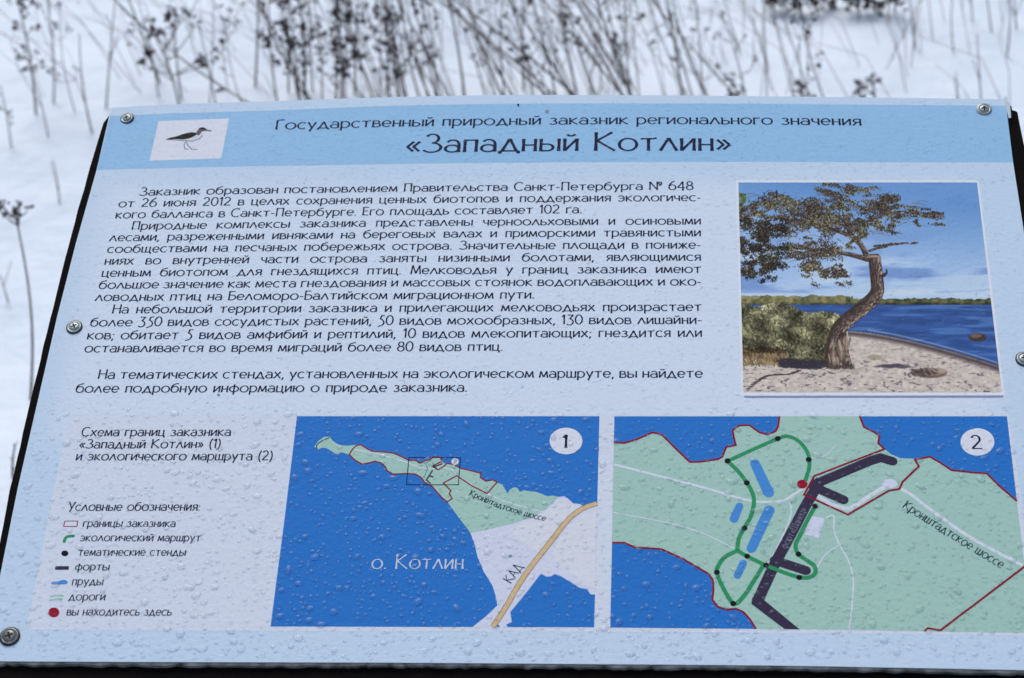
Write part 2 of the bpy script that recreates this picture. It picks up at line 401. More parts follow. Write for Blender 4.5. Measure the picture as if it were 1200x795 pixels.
# bottom rail, a thick weathered timber
x0, x1 = B(-30, 800)[0], B(1262, 800)[0]; y0 = B(600, 790)[1]
slab('bottom_rail', [(x0, y0 - .05), (x1, y0 - .05), (x1, y0 - .0), (x0, y0 - .0)], -.07, -.0225, MT['wood'], board)
slab('top_rail', [(B(140, 140)[0], B(140, 150)[1] - .06), (B(1170, 150)[0], B(140, 150)[1] - .06), (B(1170, 150)[0], B(140, 150)[1] - .02), (B(140, 140)[0], B(140, 150)[1] - .02)], -.07, -.0225, MT['wood'], board)
# posts down to the snow (in board axes; world down = -(sin, cos))
Binv = BOARD.inverted()
for px_ in (-.28, .30):
    tp = BOARD @ Vector((px_, .03, -.03))
    vs = []
    for z in (-.3, tp.z - .035):
        for dx, dy in ((-.045, -.045), (.045, -.045), (.045, .045), (-.045, .045)):
            zz = z + (dy * math.tan(TILT) if z > 0 else 0)
            vs.append(Binv @ Vector((tp.x + dx, tp.y + dy, zz)))
    mk('post', [tuple(v) for v in vs], [(3, 2, 1, 0), (4, 5, 6, 7), (0, 1, 5, 4), (1, 2, 6, 5), (2, 3, 7, 6), (3, 0, 4, 7)], MT['wood'], board)

# header band, sheet panel
hb = Sheet(1)
hbt = catmull([(129, 136.2), (200, 133.2), (330, 129.2), (450, 124.6), (600, 121.8), (850, 121.6), (1000, 122.8), (1179, 124.2)], 5)
hbb = catmull([(1187.2, 190.6), (1000, 190.2), (850, 189.8), (600, 190.8), (400, 193.4), (250, 196), (113.4, 199.4)], 5)
hb.px(hbt + hbb).build('header_band', MT['band'], board)
Sheet(1).px([(82, 486), (600, 485), (1182, 485.5), (1198, 590), (1214, 745), (900, 742), (600, 740), (300, 739.5), (31, 739), (63.5, 571)]).build('legend_panel', MT['panel'], board)

# emblem with the wading bird
em = Sheet(2).px([(185.8, 142.3), (268.5, 139), (259.2, 185.8), (175.2, 188.5)]).build('emblem', MT['white'], board)
def e8(p): return [(80 + x / 4.8, 100 + y / 4.8) for x, y in p]
mb = pmat('printed bird brown', (.016, .012, .014)); mg = pmat('printed bird grey', (.13, .12, .14)); mw_ = pmat('printed bird white', (.72, .74, .82))
Sheet(3).px(e8([(600, 300), (640, 282), (700, 268), (735, 262), (745, 250), (758, 262), (755, 285), (735, 303), (705, 316), (665, 316), (625, 308)])).build('bird_breast', mw_, em)
b2 = Sheet(4).px(e8(catmull([(546, 308), (570, 297), (610, 288), (650, 274), (690, 266), (715, 268), (722, 278), (700, 292), (672, 302), (640, 306), (600, 304), (565, 307)], 3))).build('bird_wing', mb, em)
b3 = Sheet(5).px(e8([(718, 272), (727, 255), (738, 242), (755, 237), (770, 241), (779, 249), (806, 258), (806, 262), (778, 257), (764, 259), (752, 261), (744, 272), (735, 284), (724, 280)])).build('bird_head', mg, em)
Sheet(6).px(e8([(733, 246), (745, 239), (757, 238), (768, 243), (775, 250), (755, 251)])).build('bird_crown', mb, em)
lg = Sheet(4)
for p in ([(662, 317), (652, 332), (652, 348), (660, 360)], [(654, 358), (676, 362)], [(668, 318), (668, 334), (686, 352), (697, 362)], [(690, 360), (727, 363)], [(560, 306), (700, 316), (735, 304), (757, 284)]):
    lg.line(e8(p), .8)
lg.build('bird_legs', mb, em)

# ------------------------------------------------------------------ text
XH = (B(480, 321.4 - 6.75)[1] - B(480, 321.4)[1])
LX = 7
textline('Государственный природный заказник регионального значения', (323, 152.2), (640, 146.2), (1009, 147.4), (B(600, 140)[1] - B(600, 147.4)[1]) * 1.02, 'text_line', MT['ink'], board, LX, bold=.95)
textline('«Западный Котлин»', (476, 179.6), (610, 177.6), (856, 177.2), B(600, 163.2)[1] - B(600, 177.6)[1], 'title_text', MT['ink'], board, LX, bold=.9)
body = [
 ('Заказник образован постановлением Правительства Санкт-Петербурга № 648', (163.2, 229.5), (475, 224.8), (812.2, 222.6), 0),
 ('от 26 июня 2012 в целях сохранения ценных биотопов и поддержания экологичес-', (138.8, 243.1), (495, 238), (821, 235.8), 1),
 ('кого балланса в Санкт-Петербурге. Его площадь составляет 102 га.', (135.3, 256.2), (495, 251.8), (681.4, 249.9), 0),
 ('Природные комплексы заказника представлены черноольховыми и осиновыми', (154.2, 269.5), (500, 265.1), (821, 263.2), 1),
 ('лесами, разреженными ивняками на береговых валах и приморскими травянистыми', (128.1, 283), (500, 278.7), (821, 277.1), 1),
 ('сообществами на песчаных побережьях острова. Значительные площади в пониже-', (125.6, 296.6), (500, 292.8), (821, 291.5), 1),
 ('ниях во внутренней части острова заняты низинными болотами, являющимися', (122.5, 310.5), (500, 307), (821, 305.7), 1),
 ('ценным биотопом для гнездящихся птиц. Мелководья у границ заказника имеют', (119, 324.6), (500, 321.3), (821.5, 320), 1),
 ('большое значение как места гнездования и массовых стоянок водоплавающих и око-', (115.8, 338.7), (500, 335.7), (821.5, 334.7), 1),
 ('ловодных птиц на Беломоро-Балтийском миграционном пути.', (111.4, 352.9), (475, 350.7), (625.7, 350), 0),
 ('На небольшой территории заказника и прилегающих мелководьях произрастает', (131.5, 367.5), (500, 365.4), (822, 364.5), 1),
 ('более 350 видов сосудистых растений, 50 видов мохообразных, 130 видов лишайни-', (105.7, 382.7), (500, 380.6), (822, 379.7), 1),
 ('ков; обитает 5 видов амфибий и рептилий, 10 видов млекопитающих; гнездится или', (102, 397.9), (500, 396), (822.3, 394.9), 1),
 ('останавливается во время миграций более 80 видов птиц.', (98.9, 413.1), (480, 411.6), (588.6, 411.2), 0),
 ('На тематических стендах, установленных на экологическом маршруте, вы найдете', (114.8, 444.2), (500, 443), (823, 442.7), 1),
 ('более подробную информацию о природе заказника.', (88.6, 460.3), (350, 459.6), (547, 459.1), 0),
]
BSX = None
for s_, l_, m_, r_, j in sorted(body, key=lambda q: q[4]):
    o, sx = textline(s_, l_, m_, r_, XH, 'text_line', MT['ink'], board, LX, justify=(BSX if j else None), bold=.96)
    print('SX', round(sx / XH, 3), s_[:20])
    if not j: BSX = (BSX * .5 + sx * .5) if BSX else sx
small = XH * .82
for s_, l_, r_, h_ in [
 ('Схема границ заказника', (95.3, 511.4), (269.8, 511), .92), ('«Западный Котлин» (1)', (92.6, 525.7), (257.9, 525.2), .92),
 ('и экологического маршрута (2)', (88.8, 539.7), (318.9, 539.5), .92), ('Условные обозначения:', (79.5, 598.8), (233.7, 598.6), .86),
 ('границы заказника', (97.1, 617.7), (205, 617.7), .76), ('экологический маршрут', (93.8, 634.4), (234.7, 634.5), .76),
 ('тематические стенды', (91.3, 651.5), (217, 651.5), .76), ('форты', (87.8, 668.6), (127.5, 668.6), .76),
 ('пруды', (84.2, 685.9), (120.2, 685.9), .76), ('дороги', (80.2, 703.8), (122.7, 703.8), .76),
 ('вы находитесь здесь', (77.9, 721.5), (200.4, 721.5), .76)]:
    textline(s_, l_, None, r_, XH * h_, 'text_line', MT['ink'], board, LX, bold=1.02)

# legend signs
Sheet(3).line([(76, 610.9), (91.2, 610.9), (90.2, 617.3), (74.6, 617.3)], 1.0, close=True).build('legend_symbol', MT['red'], board)
Sheet(3).line([(75.3, 634.8), (76.6, 631), (80.2, 628.8), (85.8, 628.4)], 3.6, smooth=5, cap=True).build('legend_symbol', MT['route'], board)
Sheet(3).ell((76, 648.8), 4.2, 3.4).build('legend_symbol', MT['black'], board)
Sheet(3).px([(65, 663.9), (81, 663.7), (80.4, 668), (64.3, 668.1)]).build('legend_symbol', MT['fort'], board)
Sheet(3).px(catmull([(59.3, 683.5), (63, 681.8), (68, 681.5), (73, 680), (77, 680.2), (79.3, 682.6), (77.5, 684.8), (72, 685), (67, 685.3), (62, 685.3), (59.3, 683.5)], 4)[:-1]).build('legend_symbol', MT['pond'], board)
Sheet(3).line([(58.5, 699.4), (66, 698.4), (74.8, 698.6)], 2.1, smooth=4).line([(57.6, 703.6), (66, 702.6), (73.8, 702.8)], 2.4, smooth=4).build('legend_symbol', MT['legroad'], board)
Sheet(3).ell((63.1, 718), 6.5, 5.8).build('legend_symbol', MT['redot'], board)

# ------------------------------------------------------------------ map of the island
m1 = Sheet(2).px([(348, 488), (702.5, 488), (700, 590), (696.3, 735.5), (500, 735), (317, 734.5), (333, 612)]).build('map', MT['sea'], board)
m1['label'] = 'small scale map of the whole island, badge 1'
coast_n = [(372, 527.5), (368.6, 523.2), (373.1, 517.1), (379.6, 512.3), (386.4, 512.1), (390.2, 517.1), (396.3, 521.3), (405.3, 522.7), (416.4, 521.7), (422.9, 521.5), (430.5, 526.4), (436, 529.2), (450.6, 530.2), (461.7, 531.7), (470.8, 535.7), (479.3, 539.8), (486.8, 539.9), (492.7, 543.4), (498.5, 540.2), (504.3, 539), (507.8, 535.9), (515.4, 536.1), (518.3, 540.8), (521, 543.5), (523.6, 543.4), (531.2, 544.8), (540.5, 549.5), (552.2, 552.1), (563.3, 555.1), (563.3, 560), (569.7, 564.1), (577.8, 562.6), (582.5, 565.8),
  (588.9, 568.3), (591.5, 573), (594.6, 578.8), (597.2, 574.6), (601.4, 571.5), (606, 572), (609.2, 576.7), (614.4, 574.8), (620.6, 576.1), (627.9, 576.5), (635.2, 579.3), (641.5, 581.9), (647.7, 581.1), (655, 582.6)]
coast_s = [(551.3, 625), (548, 620), (540, 610), (535.8, 604.3), (530, 596.2), (524.2, 588.6), (518.3, 583.9), (512.5, 577.5), (506.7, 570.5), (497.3, 565.3), (493.8, 560), (486.8, 555.9), (477.5, 555.1), (470.8, 555.4), (460.7, 555.9), (453.7, 551.9), (451.6, 547.3), (446.6, 542.8), (439.6, 540.8), (432.5, 542.8), (424.5, 544.3), (416.4, 539.8), (409.3, 533.2), (400.3, 530.2), (394.2, 532.7), (386.7, 527.7), (381.7, 525.2), (376.6, 525.2), (372, 527.5)]
gsplit = [(655, 582.6), (638.7, 598), (625.3, 605.3), (604, 613.3), (573.3, 620.7), (551.3, 625)]
Sheet(3).px(coast_n[:-1] + gsplit[:-1] + coast_s[:-1]).build('map_land', MT['land'], m1)
Sheet(3).px([(551.3, 625)] + gsplit[::-1][1:] + [(661.2, 581.9), (665.4, 584.5), (671.7, 590.2), (680, 591), (684.7, 593.9), (699.9, 589.5), (697.2, 697), (692.1, 696.8), (688.2, 691), (679.2, 689.1), (670.1, 683.3), (657.2, 675.5), (650.1, 672.9), (646.2, 675.5), (640.4, 676.2), (634, 672.3), (614.6, 697.5), (598, 717.5), (599.7, 729.1), (593.3, 732), (594.6, 735.3),
   (586, 735.3), (584, 732), (581.5, 735.2), (553.9, 735.1), (569.4, 722.7), (582.9, 709.8), (580.4, 696.8), (577.1, 686.5), (566.8, 669.7), (559.7, 652.9), (556, 637.3)]).build('map_town', MT['town'], m1)
Sheet(4).px([(598, 620), (640, 600), (660, 586), (672, 592), (683, 596), (660, 612), (642, 636), (634, 650), (620, 640), (606, 634)]).build('map_town', MT['cream'], m1)
Sheet(4).px([(668, 616), (684, 602), (699.4, 596), (697.5, 690), (690, 688), (676, 676), (650, 656), (648, 642)]).build('map_town', MT['cream'], m1)
Sheet(5).line([(416, 527.2), (445, 533), (470, 540), (484, 545), (500, 549.5), (525, 549), (539.3, 560), (570.8, 578.9), (599.4, 590.3), (638.7, 600.9)], 1.3, smooth=4).build('map_road', MT['roadw'], m1)
hw = [(577.6, 735), (592.6, 712), (608.1, 685.2), (622.3, 664.5), (644, 636.8), (660, 616), (670.7, 604.9), (684, 595.6), (699.6, 590.3)]
Sheet(5).line(hw, 6.3, smooth=5).build('map_motorway', MT['tanedge'], m1)
Sheet(6).line(hw, 5.0, smooth=5).build('map_motorway', MT['tan'], m1)
up_c = [(413.5, 526), (418.5, 522), (422.9, 521.5), (430.5, 526.2), (436, 529), (450.6, 530), (461.7, 531.5), (470.8, 535.5), (479.3, 539.8), (486.8, 539.7), (492.7, 543.2), (498.5, 540), (504.3, 538.8), (507.8, 535.7), (515.4, 535.9), (518.3, 540.6), (506.7, 546.6), (513.1, 550.7), (519.5, 547.5), (523.6, 543.2), (531.2, 544.6), (540.5, 549.3), (552.2, 551.9), (563.3, 554.9), (563, 560), (569.7, 564.1), (577.8, 562.6), (582.5, 565.3), (570.8, 578.7), (552, 569), (535.3, 557.7), (519.5, 566.4), (528.3, 575.2), (526.5, 578.7), (529.8, 584.5), (524.2, 588.6)]
lo_c = [(518.3, 583.9), (512.5, 577.5), (506.7, 570.5), (497.3, 565.3), (493.8, 560), (486.8, 555.9), (477.5, 555.1), (470.8, 555.4), (460.7, 555.9), (453.7, 551.9), (451.6, 547.3), (446.6, 542.8), (439.6, 540.8), (432.5, 542.8), (424.5, 544.3), (416.4, 539.8), (409.3, 533.2)]
Sheet(6).line(up_c + lo_c, 1.5, close=True).build('map_boundary', MT['red'], m1)
Sheet(7).line([(479.3, 536.4), (539.6, 536.7), (537.2, 568.4), (476.3, 568.4)], .9, close=True).build('map_inset_frame', MT['ink'], m1)
Sheet(6).line([(386.2, 513.3), (378.1, 516.6), (371.3, 521.6), (371.9, 527)], 1.1, smooth=3).build('map_pier', MT['ink'], m1)
Sheet(7).line([(508.4, 547.4), (518.3, 543.7)], 1.5).line([(507.5, 547.6), (512, 549.3)], 1.5).line([(506.9, 551.5), (499.9, 562.6), (504.6, 567.3)], 1.5).line([(503.4, 557.9), (508, 559.4)], 1.6).build('map_fort', MT['fort'], m1)
Sheet(6).line([(497.5, 543), (501, 549.5), (496.4, 560.5)], .9, smooth=3).line([(497.5, 543), (505, 541.4), (508.5, 545)], .8, smooth=3).build('map_route', pmat('printed thin teal', (.13, .36, .33)), m1)
textline('Кронштадтское шоссе', (549.6, 580.6), (592, 598), (638, 610.9), XH * .58, 'map_text', MT['ink'], m1, 8, bold=1.1, upright=False)
textline('о. Котлин', (435.5, 667), None, (542.5, 667), XH * 1.33, 'map_text', MT['seat'], m1, 8, bold=.8)
textline('КАД', (598.8, 684.2), None, (613.4, 665), XH * .80, 'map_text', MT['ink'], m1, 8, bold=.85, upright=False)
Sheet(7).ell((663.3, 517.2), 19.2, 15.6, 40).build('map_badge', MT['white'], m1)
textline('1', (659.5, 525.3), None, (664.8, 525.3), XH * 1.28, 'map_text', MT['ink'], m1, 9, bold=1.3)
Sheet(8).ell((533.3, 541.3), 4.3, 3.9, 16).build('map_badge', MT['white'], m1)
textline('2', (531.6, 543.4), None, (535.4, 543.4), XH * .36, 'map_text', MT['ink'], m1, 9, bold=1)

# ------------------------------------------------------------------ detailed map
m2 = Sheet(2).px([(720, 488), (1180, 488), (1193.7, 605), (1210.5, 742.2), (960, 738), (715, 735.8)]).build('map', MT['land'], board)
m2['label'] = 'large scale green map of the route, badge 2'
ntl = [(719.4, 518.5), (731.3, 519.6), (745.8, 515.4), (764.6, 507.1), (775, 509.2), (791.7, 525.8), (808.3, 541.7), (820, 541.5), (841.1, 538.5), (846.4, 535.5), (851, 524.2), (862.3, 521.9), (860, 513.6), (858.5, 504.5), (866.7, 498.8), (878.3, 498.6), (889.5, 506.8), (900, 509.8), (909.1, 505.3), (911.8, 500), (913.3, 488.3)]
SHAPES = [[(720, 488.2)] + ntl,
  [(1007.5, 488.2), (1012.5, 500.8), (1024.6, 506.8), (1030.6, 511.3), (1029.1, 519.6), (1036.6, 526.4), (1044.2, 532.5), (1054.8, 537), (1072.9, 537.8), (1089.5, 535.5), (1101.6, 542.3), (1115, 551.3), (1141.7, 554.2), (1156.3, 555), (1170.8, 569.6), (1191.7, 587.5), (1180, 488.2)],
  [(717.3, 636.3), (731.3, 636.3), (743.8, 641.7), (775, 643.8), (800, 655), (825, 669.6), (831, 673.5), (835.5, 680.3), (836, 691.7), (834.7, 703.2), (841.3, 711.4), (851.1, 714.6), (862.5, 713.8), (870.7, 717.1), (878.9, 726.1), (885.9, 737.3), (715.1, 735.7)]]
for s_ in SHAPES: Sheet(3).px(s_).build('map_sea', MT['sea'], m2)
for pts, wd in [([(719.6, 544.6), (770, 557.5), (825, 571.7), (875, 586.3), (901.5, 588.6), (919.7, 586.1), (931.7, 578.5), (942.3, 572.5)], 2.9),
   ([(957, 580.5), (973.2, 590.6), (991.3, 596.2), (1000.4, 593.9), (1020, 581), (1040, 569)], 5),
   ([(1055.9, 573.2), (1068.4, 580.5), (1082, 591.1), (1117.5, 617), (1145.2, 635), (1198.5, 663)], 4),
   ([(718.8, 600.8), (783.3, 613.3), (825, 625.8), (860.4, 643.3)], 1.3), ([(924, 586), (927.1, 603), (912.5, 638.3), (900, 661)], 1.5),
   ([(950, 537), (966.7, 534.2), (979.2, 521.7)], 1.0), ([(968, 607), (977.1, 605), (977.3, 621.7), (985, 641), (994, 657), (1000, 680), (998, 713.3), (995, 738)], 1.6),
   ([(984, 638.3), (966.7, 650.8), (956.3, 667.5)], 1.4)]:
    Sheet(4).line(pts, wd, smooth=5).build('map_road', MT['roadw'], m2)
Sheet(5).ell((1042.7, 567.2), 9, 5.6).build('map_square', MT['town'], m2)
Sheet(5).px([(950, 605), (966.7, 608), (959.2, 631), (942.5, 626.7)]).build('map_square', MT['town'], m2)
for a_, ra, b_, rb_ in [((884.9, 543.8), 5.4, (900.6, 577.6), 6), ((866.6, 593.2), 4.1, (860.2, 608.4), 4.7), ((901.5, 598), 5.8, (880.5, 643.2), 5.2), ((871, 660.2), 4.1, (864.2, 674.8), 3.9)]:
    Sheet(5).capsule(a_, ra, b_, rb_).build('map_pond', MT['pond'], m2)
ft = Sheet(6)
ft.line([(1045.7, 540.8), (1032.1, 536.6), (1020, 540.3), (955.5, 567.4)], 11.2, cap=True)
ft.z += 1e-6 * 4; ft.line([(962, 562.5), (944, 593), (926.5, 627), (908.3, 660), (887.8, 704.5)], 11.8)
ft.z += 1e-6 * 4; ft.px([(881.5, 700.5), (894.6, 702.8), (937.2, 738.0), (919.2, 737.4), (880.5, 708)])
ft.z += 1e-6 * 4; ft.line([(954, 571), (988.3, 586)], 11.2, cap=True); ft.z += 1e-6 * 4; ft.line([(908, 657), (944.2, 668.9)], 11, cap=True)
ft.build('map_fort', MT['fort'], m2)
Sheet(7).line([(852.5, 540.5), (911.4, 514.3), (924.2, 511.8), (936.3, 517.6), (945.3, 528.7), (948.4, 539.3), (947.6, 551.3), (943.5, 564)], 4.3, smooth=6).build('map_route', MT['route'], m2)
Sheet(7).line([(852.5, 540.5), (865.3, 552.9), (875.1, 566), (881.9, 578.5), (883.4, 590.6), (879.6, 605.7), (872.3, 619), (865.8, 631.3), (863.8, 646)], 4.5, smooth=6).build('map_route', MT['route'], m2)
Sheet(7.4).line([(863.2, 645), (875.6, 652.2), (897.7, 662.8), (911.5, 668.4), (924.6, 673.2), (936.6, 676.7), (947.5, 677), (955.2, 672.1), (954.5, 664), (947.5, 658.2), (935.7, 649.7), (932.3, 639.4), (937.2, 628), (946.2, 610), (955.2, 593.6)], 4.5, smooth=6).build('map_route', MT['route'], m2)
Sheet(7.2).line([(864, 645.6), (849.4, 653), (841.4, 664), (840.1, 671), (846.2, 686.8), (859.2, 707.2), (870.7, 699.9), (883.8, 680.3), (894.5, 663)], 4.5, smooth=6).build('map_route', MT['route'], m2)
for c_ in [(852.5, 540.5), (911.4, 514.3), (947.7, 539), (875.1, 566.2), (872.4, 619.2), (875.6, 652.2), (897.7, 662.8), (936.6, 677), (935.7, 649.8), (840.1, 671), (859.2, 707.6), (955.2, 593.6)]:
    Sheet(8.4).ell(c_, 3.5, 3.0, 18).build('stand_marker', MT['black'], m2)
Sheet(8.4).ell((940, 567.7), 6.1, 5.1).build('location_marker', MT['redot'], m2)
RB = dict(w=1.45)
for pts in (ntl, SHAPES[1][:6] + [(954.3, 558.1), (942.3, 580), (993.6, 603.4), (1041.2, 575.5), (1054, 573.2), (1057.8, 564.9), (1076.7, 546.8), (1072.1, 539), (1089.5, 535.5), (1101.6, 542.3), (1115, 551.3), (1141.7, 554.2), (1156.3, 555), (1170.8, 569.6), (1191.9, 587.7)],
            SHAPES[2][:-1], [(1201, 664), (1102, 739), (1087.5, 736.4), (1083.6, 740)]):
    Sheet(7).line(pts, 2.2).build('map_boundary', MT['red'], m2)
textline('Кронштадтское шоссе', (1057.2, 595), (1108, 627), (1172.5, 666.3), XH * .84, 'map_text', MT['ink'], m2, 8, bold=.9, upright=False)
textline('форт«Шанец»', (921.9, 644), (934, 621), (945.6, 597.2), XH * .62, 'map_text', MT['fortt'], m2, 8, bold=.8, upright=False)
Sheet(7).ell((1145.4, 518.3), 19.8, 16, 40).build('map_badge', MT['white'], m2)
textline('2', (1139.3, 526.6), None, (1151.2, 526.6), XH * 1.32, 'map_text', MT['ink'], m2, 9, bold=1.05)

# ------------------------------------------------------------------ printed photograph of the shore tree
#PHOTO_BEGIN
def paint(NU, NV):
    """returns (NV, NU, 3) sRGB 0..1, row 0 = top: a sandy shore, a leaning pruned tree, water and sky"""
    r = np.random.default_rng(5)
    V, U = np.mgrid[0:NV, 0:NU].astype(float); U /= NU - 1; V /= NV - 1
    def noise(sx, sy, seed):
        q = np.random.default_rng(seed); g = q.random((sy + 2, sx + 2))
        x = U * sx; y = V * sy; xi = x.astype(int); yi = y.astype(int); fx = x - xi; fy = y - yi
        fx = fx * fx * (3 - 2 * fx); fy = fy * fy * (3 - 2 * fy)
        return (g[yi, xi] * (1 - fx) + g[yi, xi + 1] * fx) * (1 - fy) + (g[yi + 1, xi] * (1 - fx) + g[yi + 1, xi + 1] * fx) * fy
    def fbm(sx, sy, seed, o=4):
        s = 0; a = .5
        for k in range(o): s = s + a * noise(sx * 2 ** k, sy * 2 ** k, seed + k); a *= .5
        return s / (1 - .5 ** o)
    def c(*rgb): return np.array(rgb, float) / 255
    def lerp(a, b, t): t = np.clip(t, 0, 1)[..., None]; return a * (1 - t) + b * t
    im = lerp(np.ones_like(U)[..., None] * c(84, 140, 196), c(160, 190, 220), (V / .5) ** 1.0 - .30 * (U - .35) * np.clip(1 - V / .45, 0, 1))
    wv = V + .05 * U + .03 * fbm(4, 3, 70, 3)
    def streak(sx, sy, seed): return np.take_along_axis(fbm(sx, sy, seed, 5), np.clip((wv * (NV - 1)).astype(int), 0, NV - 1), 0)
    im = lerp(im, c(176, 200, 230), np.clip((streak(3, 9, 20) - .43) * 4.5, 0, .85) * np.clip((V - .08) * 3, .15, 1))
    im = lerp(im, c(92, 132, 188), np.clip((streak(3, 16, 60) - .50) * 5, 0, .7) * np.clip((V - .2) * 4, 0, 1) * (V < .55))
    im = lerp(im, c(192, 210, 234), np.clip((streak(3, 22, 90) - .52) * 6, 0, .8) * np.clip((V - .38) * 6, 0, 1))
    im = lerp(im, c(190, 208, 232), np.clip(1 - abs(V - .555) / .03, 0, 1) * .5)
    # water
    wt = c(44, 88, 150) * (1 + .34 * (fbm(14, 90, 31, 3) - .5)[..., None])
    wt = lerp(wt, c(76, 124, 182), np.clip((fbm(6, 60, 35, 3) - .55) * 6, 0, .7))
    im = np.where((V > .60)[..., None], wt, im)
    # far shore
    tl = .585 - .022 * (fbm(38, 1, 41, 3)) - .012 * (U < .45)
    ft = lerp(np.ones_like(U)[..., None] * c(58, 72, 52), c(150, 142, 92), fbm(60, 60, 43, 3) * 1.4 - .35 + .4 * (U < .42))
    im = np.where(((V > tl) & (V < .603))[..., None], ft * (1 - .5 * np.clip((V - .59) * 60, 0, 1))[..., None], im)
    # beach
    edge = .725 + .16 * np.clip((U - .42) / .58, 0, 1) ** 1.45 - .0 * U
    edge = np.where(U < .42, .725 + (0.42 - U) * .0, edge)
    sand = c(196, 184, 170) * (.84 + .32 * fbm(70, 110, 51, 4))[..., None]
    sand = lerp(sand, c(92, 88, 96), np.clip((fbm(60, 120, 57, 3) - .64) * 10, 0, .75) * np.clip((V - .74) * 6, 0, 1))
    sand = lerp(sand, c(200, 188, 176), np.clip((fbm(20, 30, 58, 3) - .6) * 5, 0, .5))
    im = np.where((V > edge)[..., None], sand, im)
    wet = np.clip(1 - abs(V - edge - .012) / (.012 + .016 * U), 0, 1)
    im = lerp(im, c(74, 62, 66), wet * .9 * (U > .42)); im = lerp(im, c(175, 185, 205), np.clip(1 - abs(V - edge + .014) / .006, 0, 1) * (U > .5) * .6)
    # brushes
    def splat(x, y, rx, ry, col, a=1.0, ang=0):
        x0 = int(max(0, (x - max(rx, ry)) * NU - 1)); x1 = int(min(NU, (x + max(rx, ry)) * NU + 2)); m_ = max(rx, ry) * NU / NV * 1.2
        y0 = int(max(0, (y - m_) * NV - 1)); y1 = int(min(NV, (y + m_) * NV + 2))
        if x1 <= x0 or y1 <= y0: return
        du = (U[y0:y1, x0:x1] - x); dv = (V[y0:y1, x0:x1] - y) * NV / NU
        ca, sa = math.cos(ang), math.sin(ang)
        d = ((du * ca + dv * sa) / rx) ** 2 + ((-du * sa + dv * ca) / ry) ** 2
        k = np.clip((1.25 - d) * 2, 0, 1)[..., None] * a
        im[y0:y1, x0:x1] = im[y0:y1, x0:x1] * (1 - k) + np.array(col) * k
    # boulders, shadow, driftwood
    splat(.93, .685 + .07, .035, .016, c(78, 62, 60)); splat(.925, .747, .022, .008, c(120, 98, 82))
    [splat(.60 + r.normal() * .035, .885 + r.normal() * .004, .02, .004, c(84, 80, 92), .6) for _ in range(26)]; splat(.73, .915, .066, .018, c(112, 94, 84)); splat(.745, .91, .05, .014, c(140, 122, 104)); splat(.77, .905, .025, .009, c(168, 150, 130)); [splat(.70 + r.normal() * .03, .912 + r.normal() * .008, .01, .004, c(88, 76, 74) * (.7 + .6 * r.random()), .7, r.random()) for _ in range(30)]
    splat(.52, .845, .03, .01, c(150, 140, 110), .7)
    for k in range(24): t = k / 23; splat(.02 + .2 * t, .985 - .1 * t - .02 * math.sin(t * 5), .010, .0028, c(84, 76, 74))
    # bushes on the left
    for k in range(6200):
        x = r.random() ** 1.15 * .41; yt = .60 + .07 * (x / .41) ** 2 + .015 * math.sin(x * 30); yb = .86 - .02 * math.cos(x * 12)
        y = yt + (yb - yt) * r.random(); d = r.random(); hh = (y - yt) / (yb - yt)
        clump = .5 + .5 * math.sin(x * 42 + 2 * math.sin(y * 21)) * math.cos(y * 34 + x * 13)
        lum = (.36 + .64 * clump * (1 - hh * .55)) * (.55 + .75 * d)
        col = c(204, 198, 146) if r.random() < .5 else c(160, 160, 110)
        if y > .8 and x < .16: col = c(150, 128, 84)
        splat(x, y, .005 + .006 * r.random(), .0035, col * lum, .85, r.random() * 3)
    for k in range(300): x = r.random() * .18; splat(x, .83 + r.random() * .05, .008, .003, c(158, 134, 92) * (.6 + .5 * r.random()), .8, 1.2)
    for k in range(160): x = .15 + r.random() * .2; splat(x, .855 + r.random() * .035 + .06 * (x - .2), .014, .005, c(58, 56, 66), .6, .2)
    # trunk and limbs
    def limb(pts, w0, w1, base=c(122, 104, 92)):
        P = catmull(pts, 30); n = len(P)
        for i in range(n):                       # solid body first, then bark streaks along the grain
            x, y = P[i]; ww = w0 + (w1 - w0) * i / n; splat(x, y, ww * .47, ww * .4 + .002, base * .6, 1)
        for _ in range(int(60 + 900 * (w0 + w1) * n / 120 * 4)):
            i = r.integers(n - 1); x, y = P[i]; ww = w0 + (w1 - w0) * i / n; q = r.uniform(-1, 1)
            dx, dy = P[i + 1][0] - x, (P[i + 1][1] - y) * NV / NU; L_ = math.hypot(dx, dy) + 1e-9; an = math.atan2(dy, dx)
            q = r.uniform(-1, 1); ox, oy = -dy / L_ * q * ww * .46, dx / L_ * q * ww * .46
            if ox < 0: q = -abs(q)
            else: q = abs(q)
            sh = (.55 + .8 * np.clip(q * .6 + .5, 0, 1)) * (.6 + .75 * r.random())
            splat(x + ox, y + oy * NU / NV, .003 + .007 * r.random(), .0014, base * sh, .8, an)
    limb([(.352, .885), (.36, .80), (.385, .72), (.43, .668), (.50, .605), (.548, .545), (.551, .46), (.549, .38)], .062, .050)
    limb([(.412, .885), (.402, .82), (.40, .75)], .038, .034, c(120, 102, 88)); limb([(.345, .888), (.425, .888)], .012, .012, c(88, 74, 68))
    for k in range(70): splat(.385 + r.normal() * .017, .775 + r.random() * .10, .0025 + .004 * r.random(), .006 + .018 * r.random(), c(176, 156, 132) * (.35 + .8 * r.random()), .6, r.normal() * .2)
    for k in range(260):                         # sand drifted over the foot
        x = .31 + r.random() * .15; splat(x, .897 + .012 * r.random() + .004 * math.sin(x * 90), .008, .003, c(190, 176, 160) * (.85 + .25 * r.random()), .9)
    for k in range(90): x = .33 + r.random() * .11; splat(x, .885 + r.random() * .012, .006, .0015, c(96, 82, 74) * (.6 + .6 * r.random()), .8, r.normal() * .6)
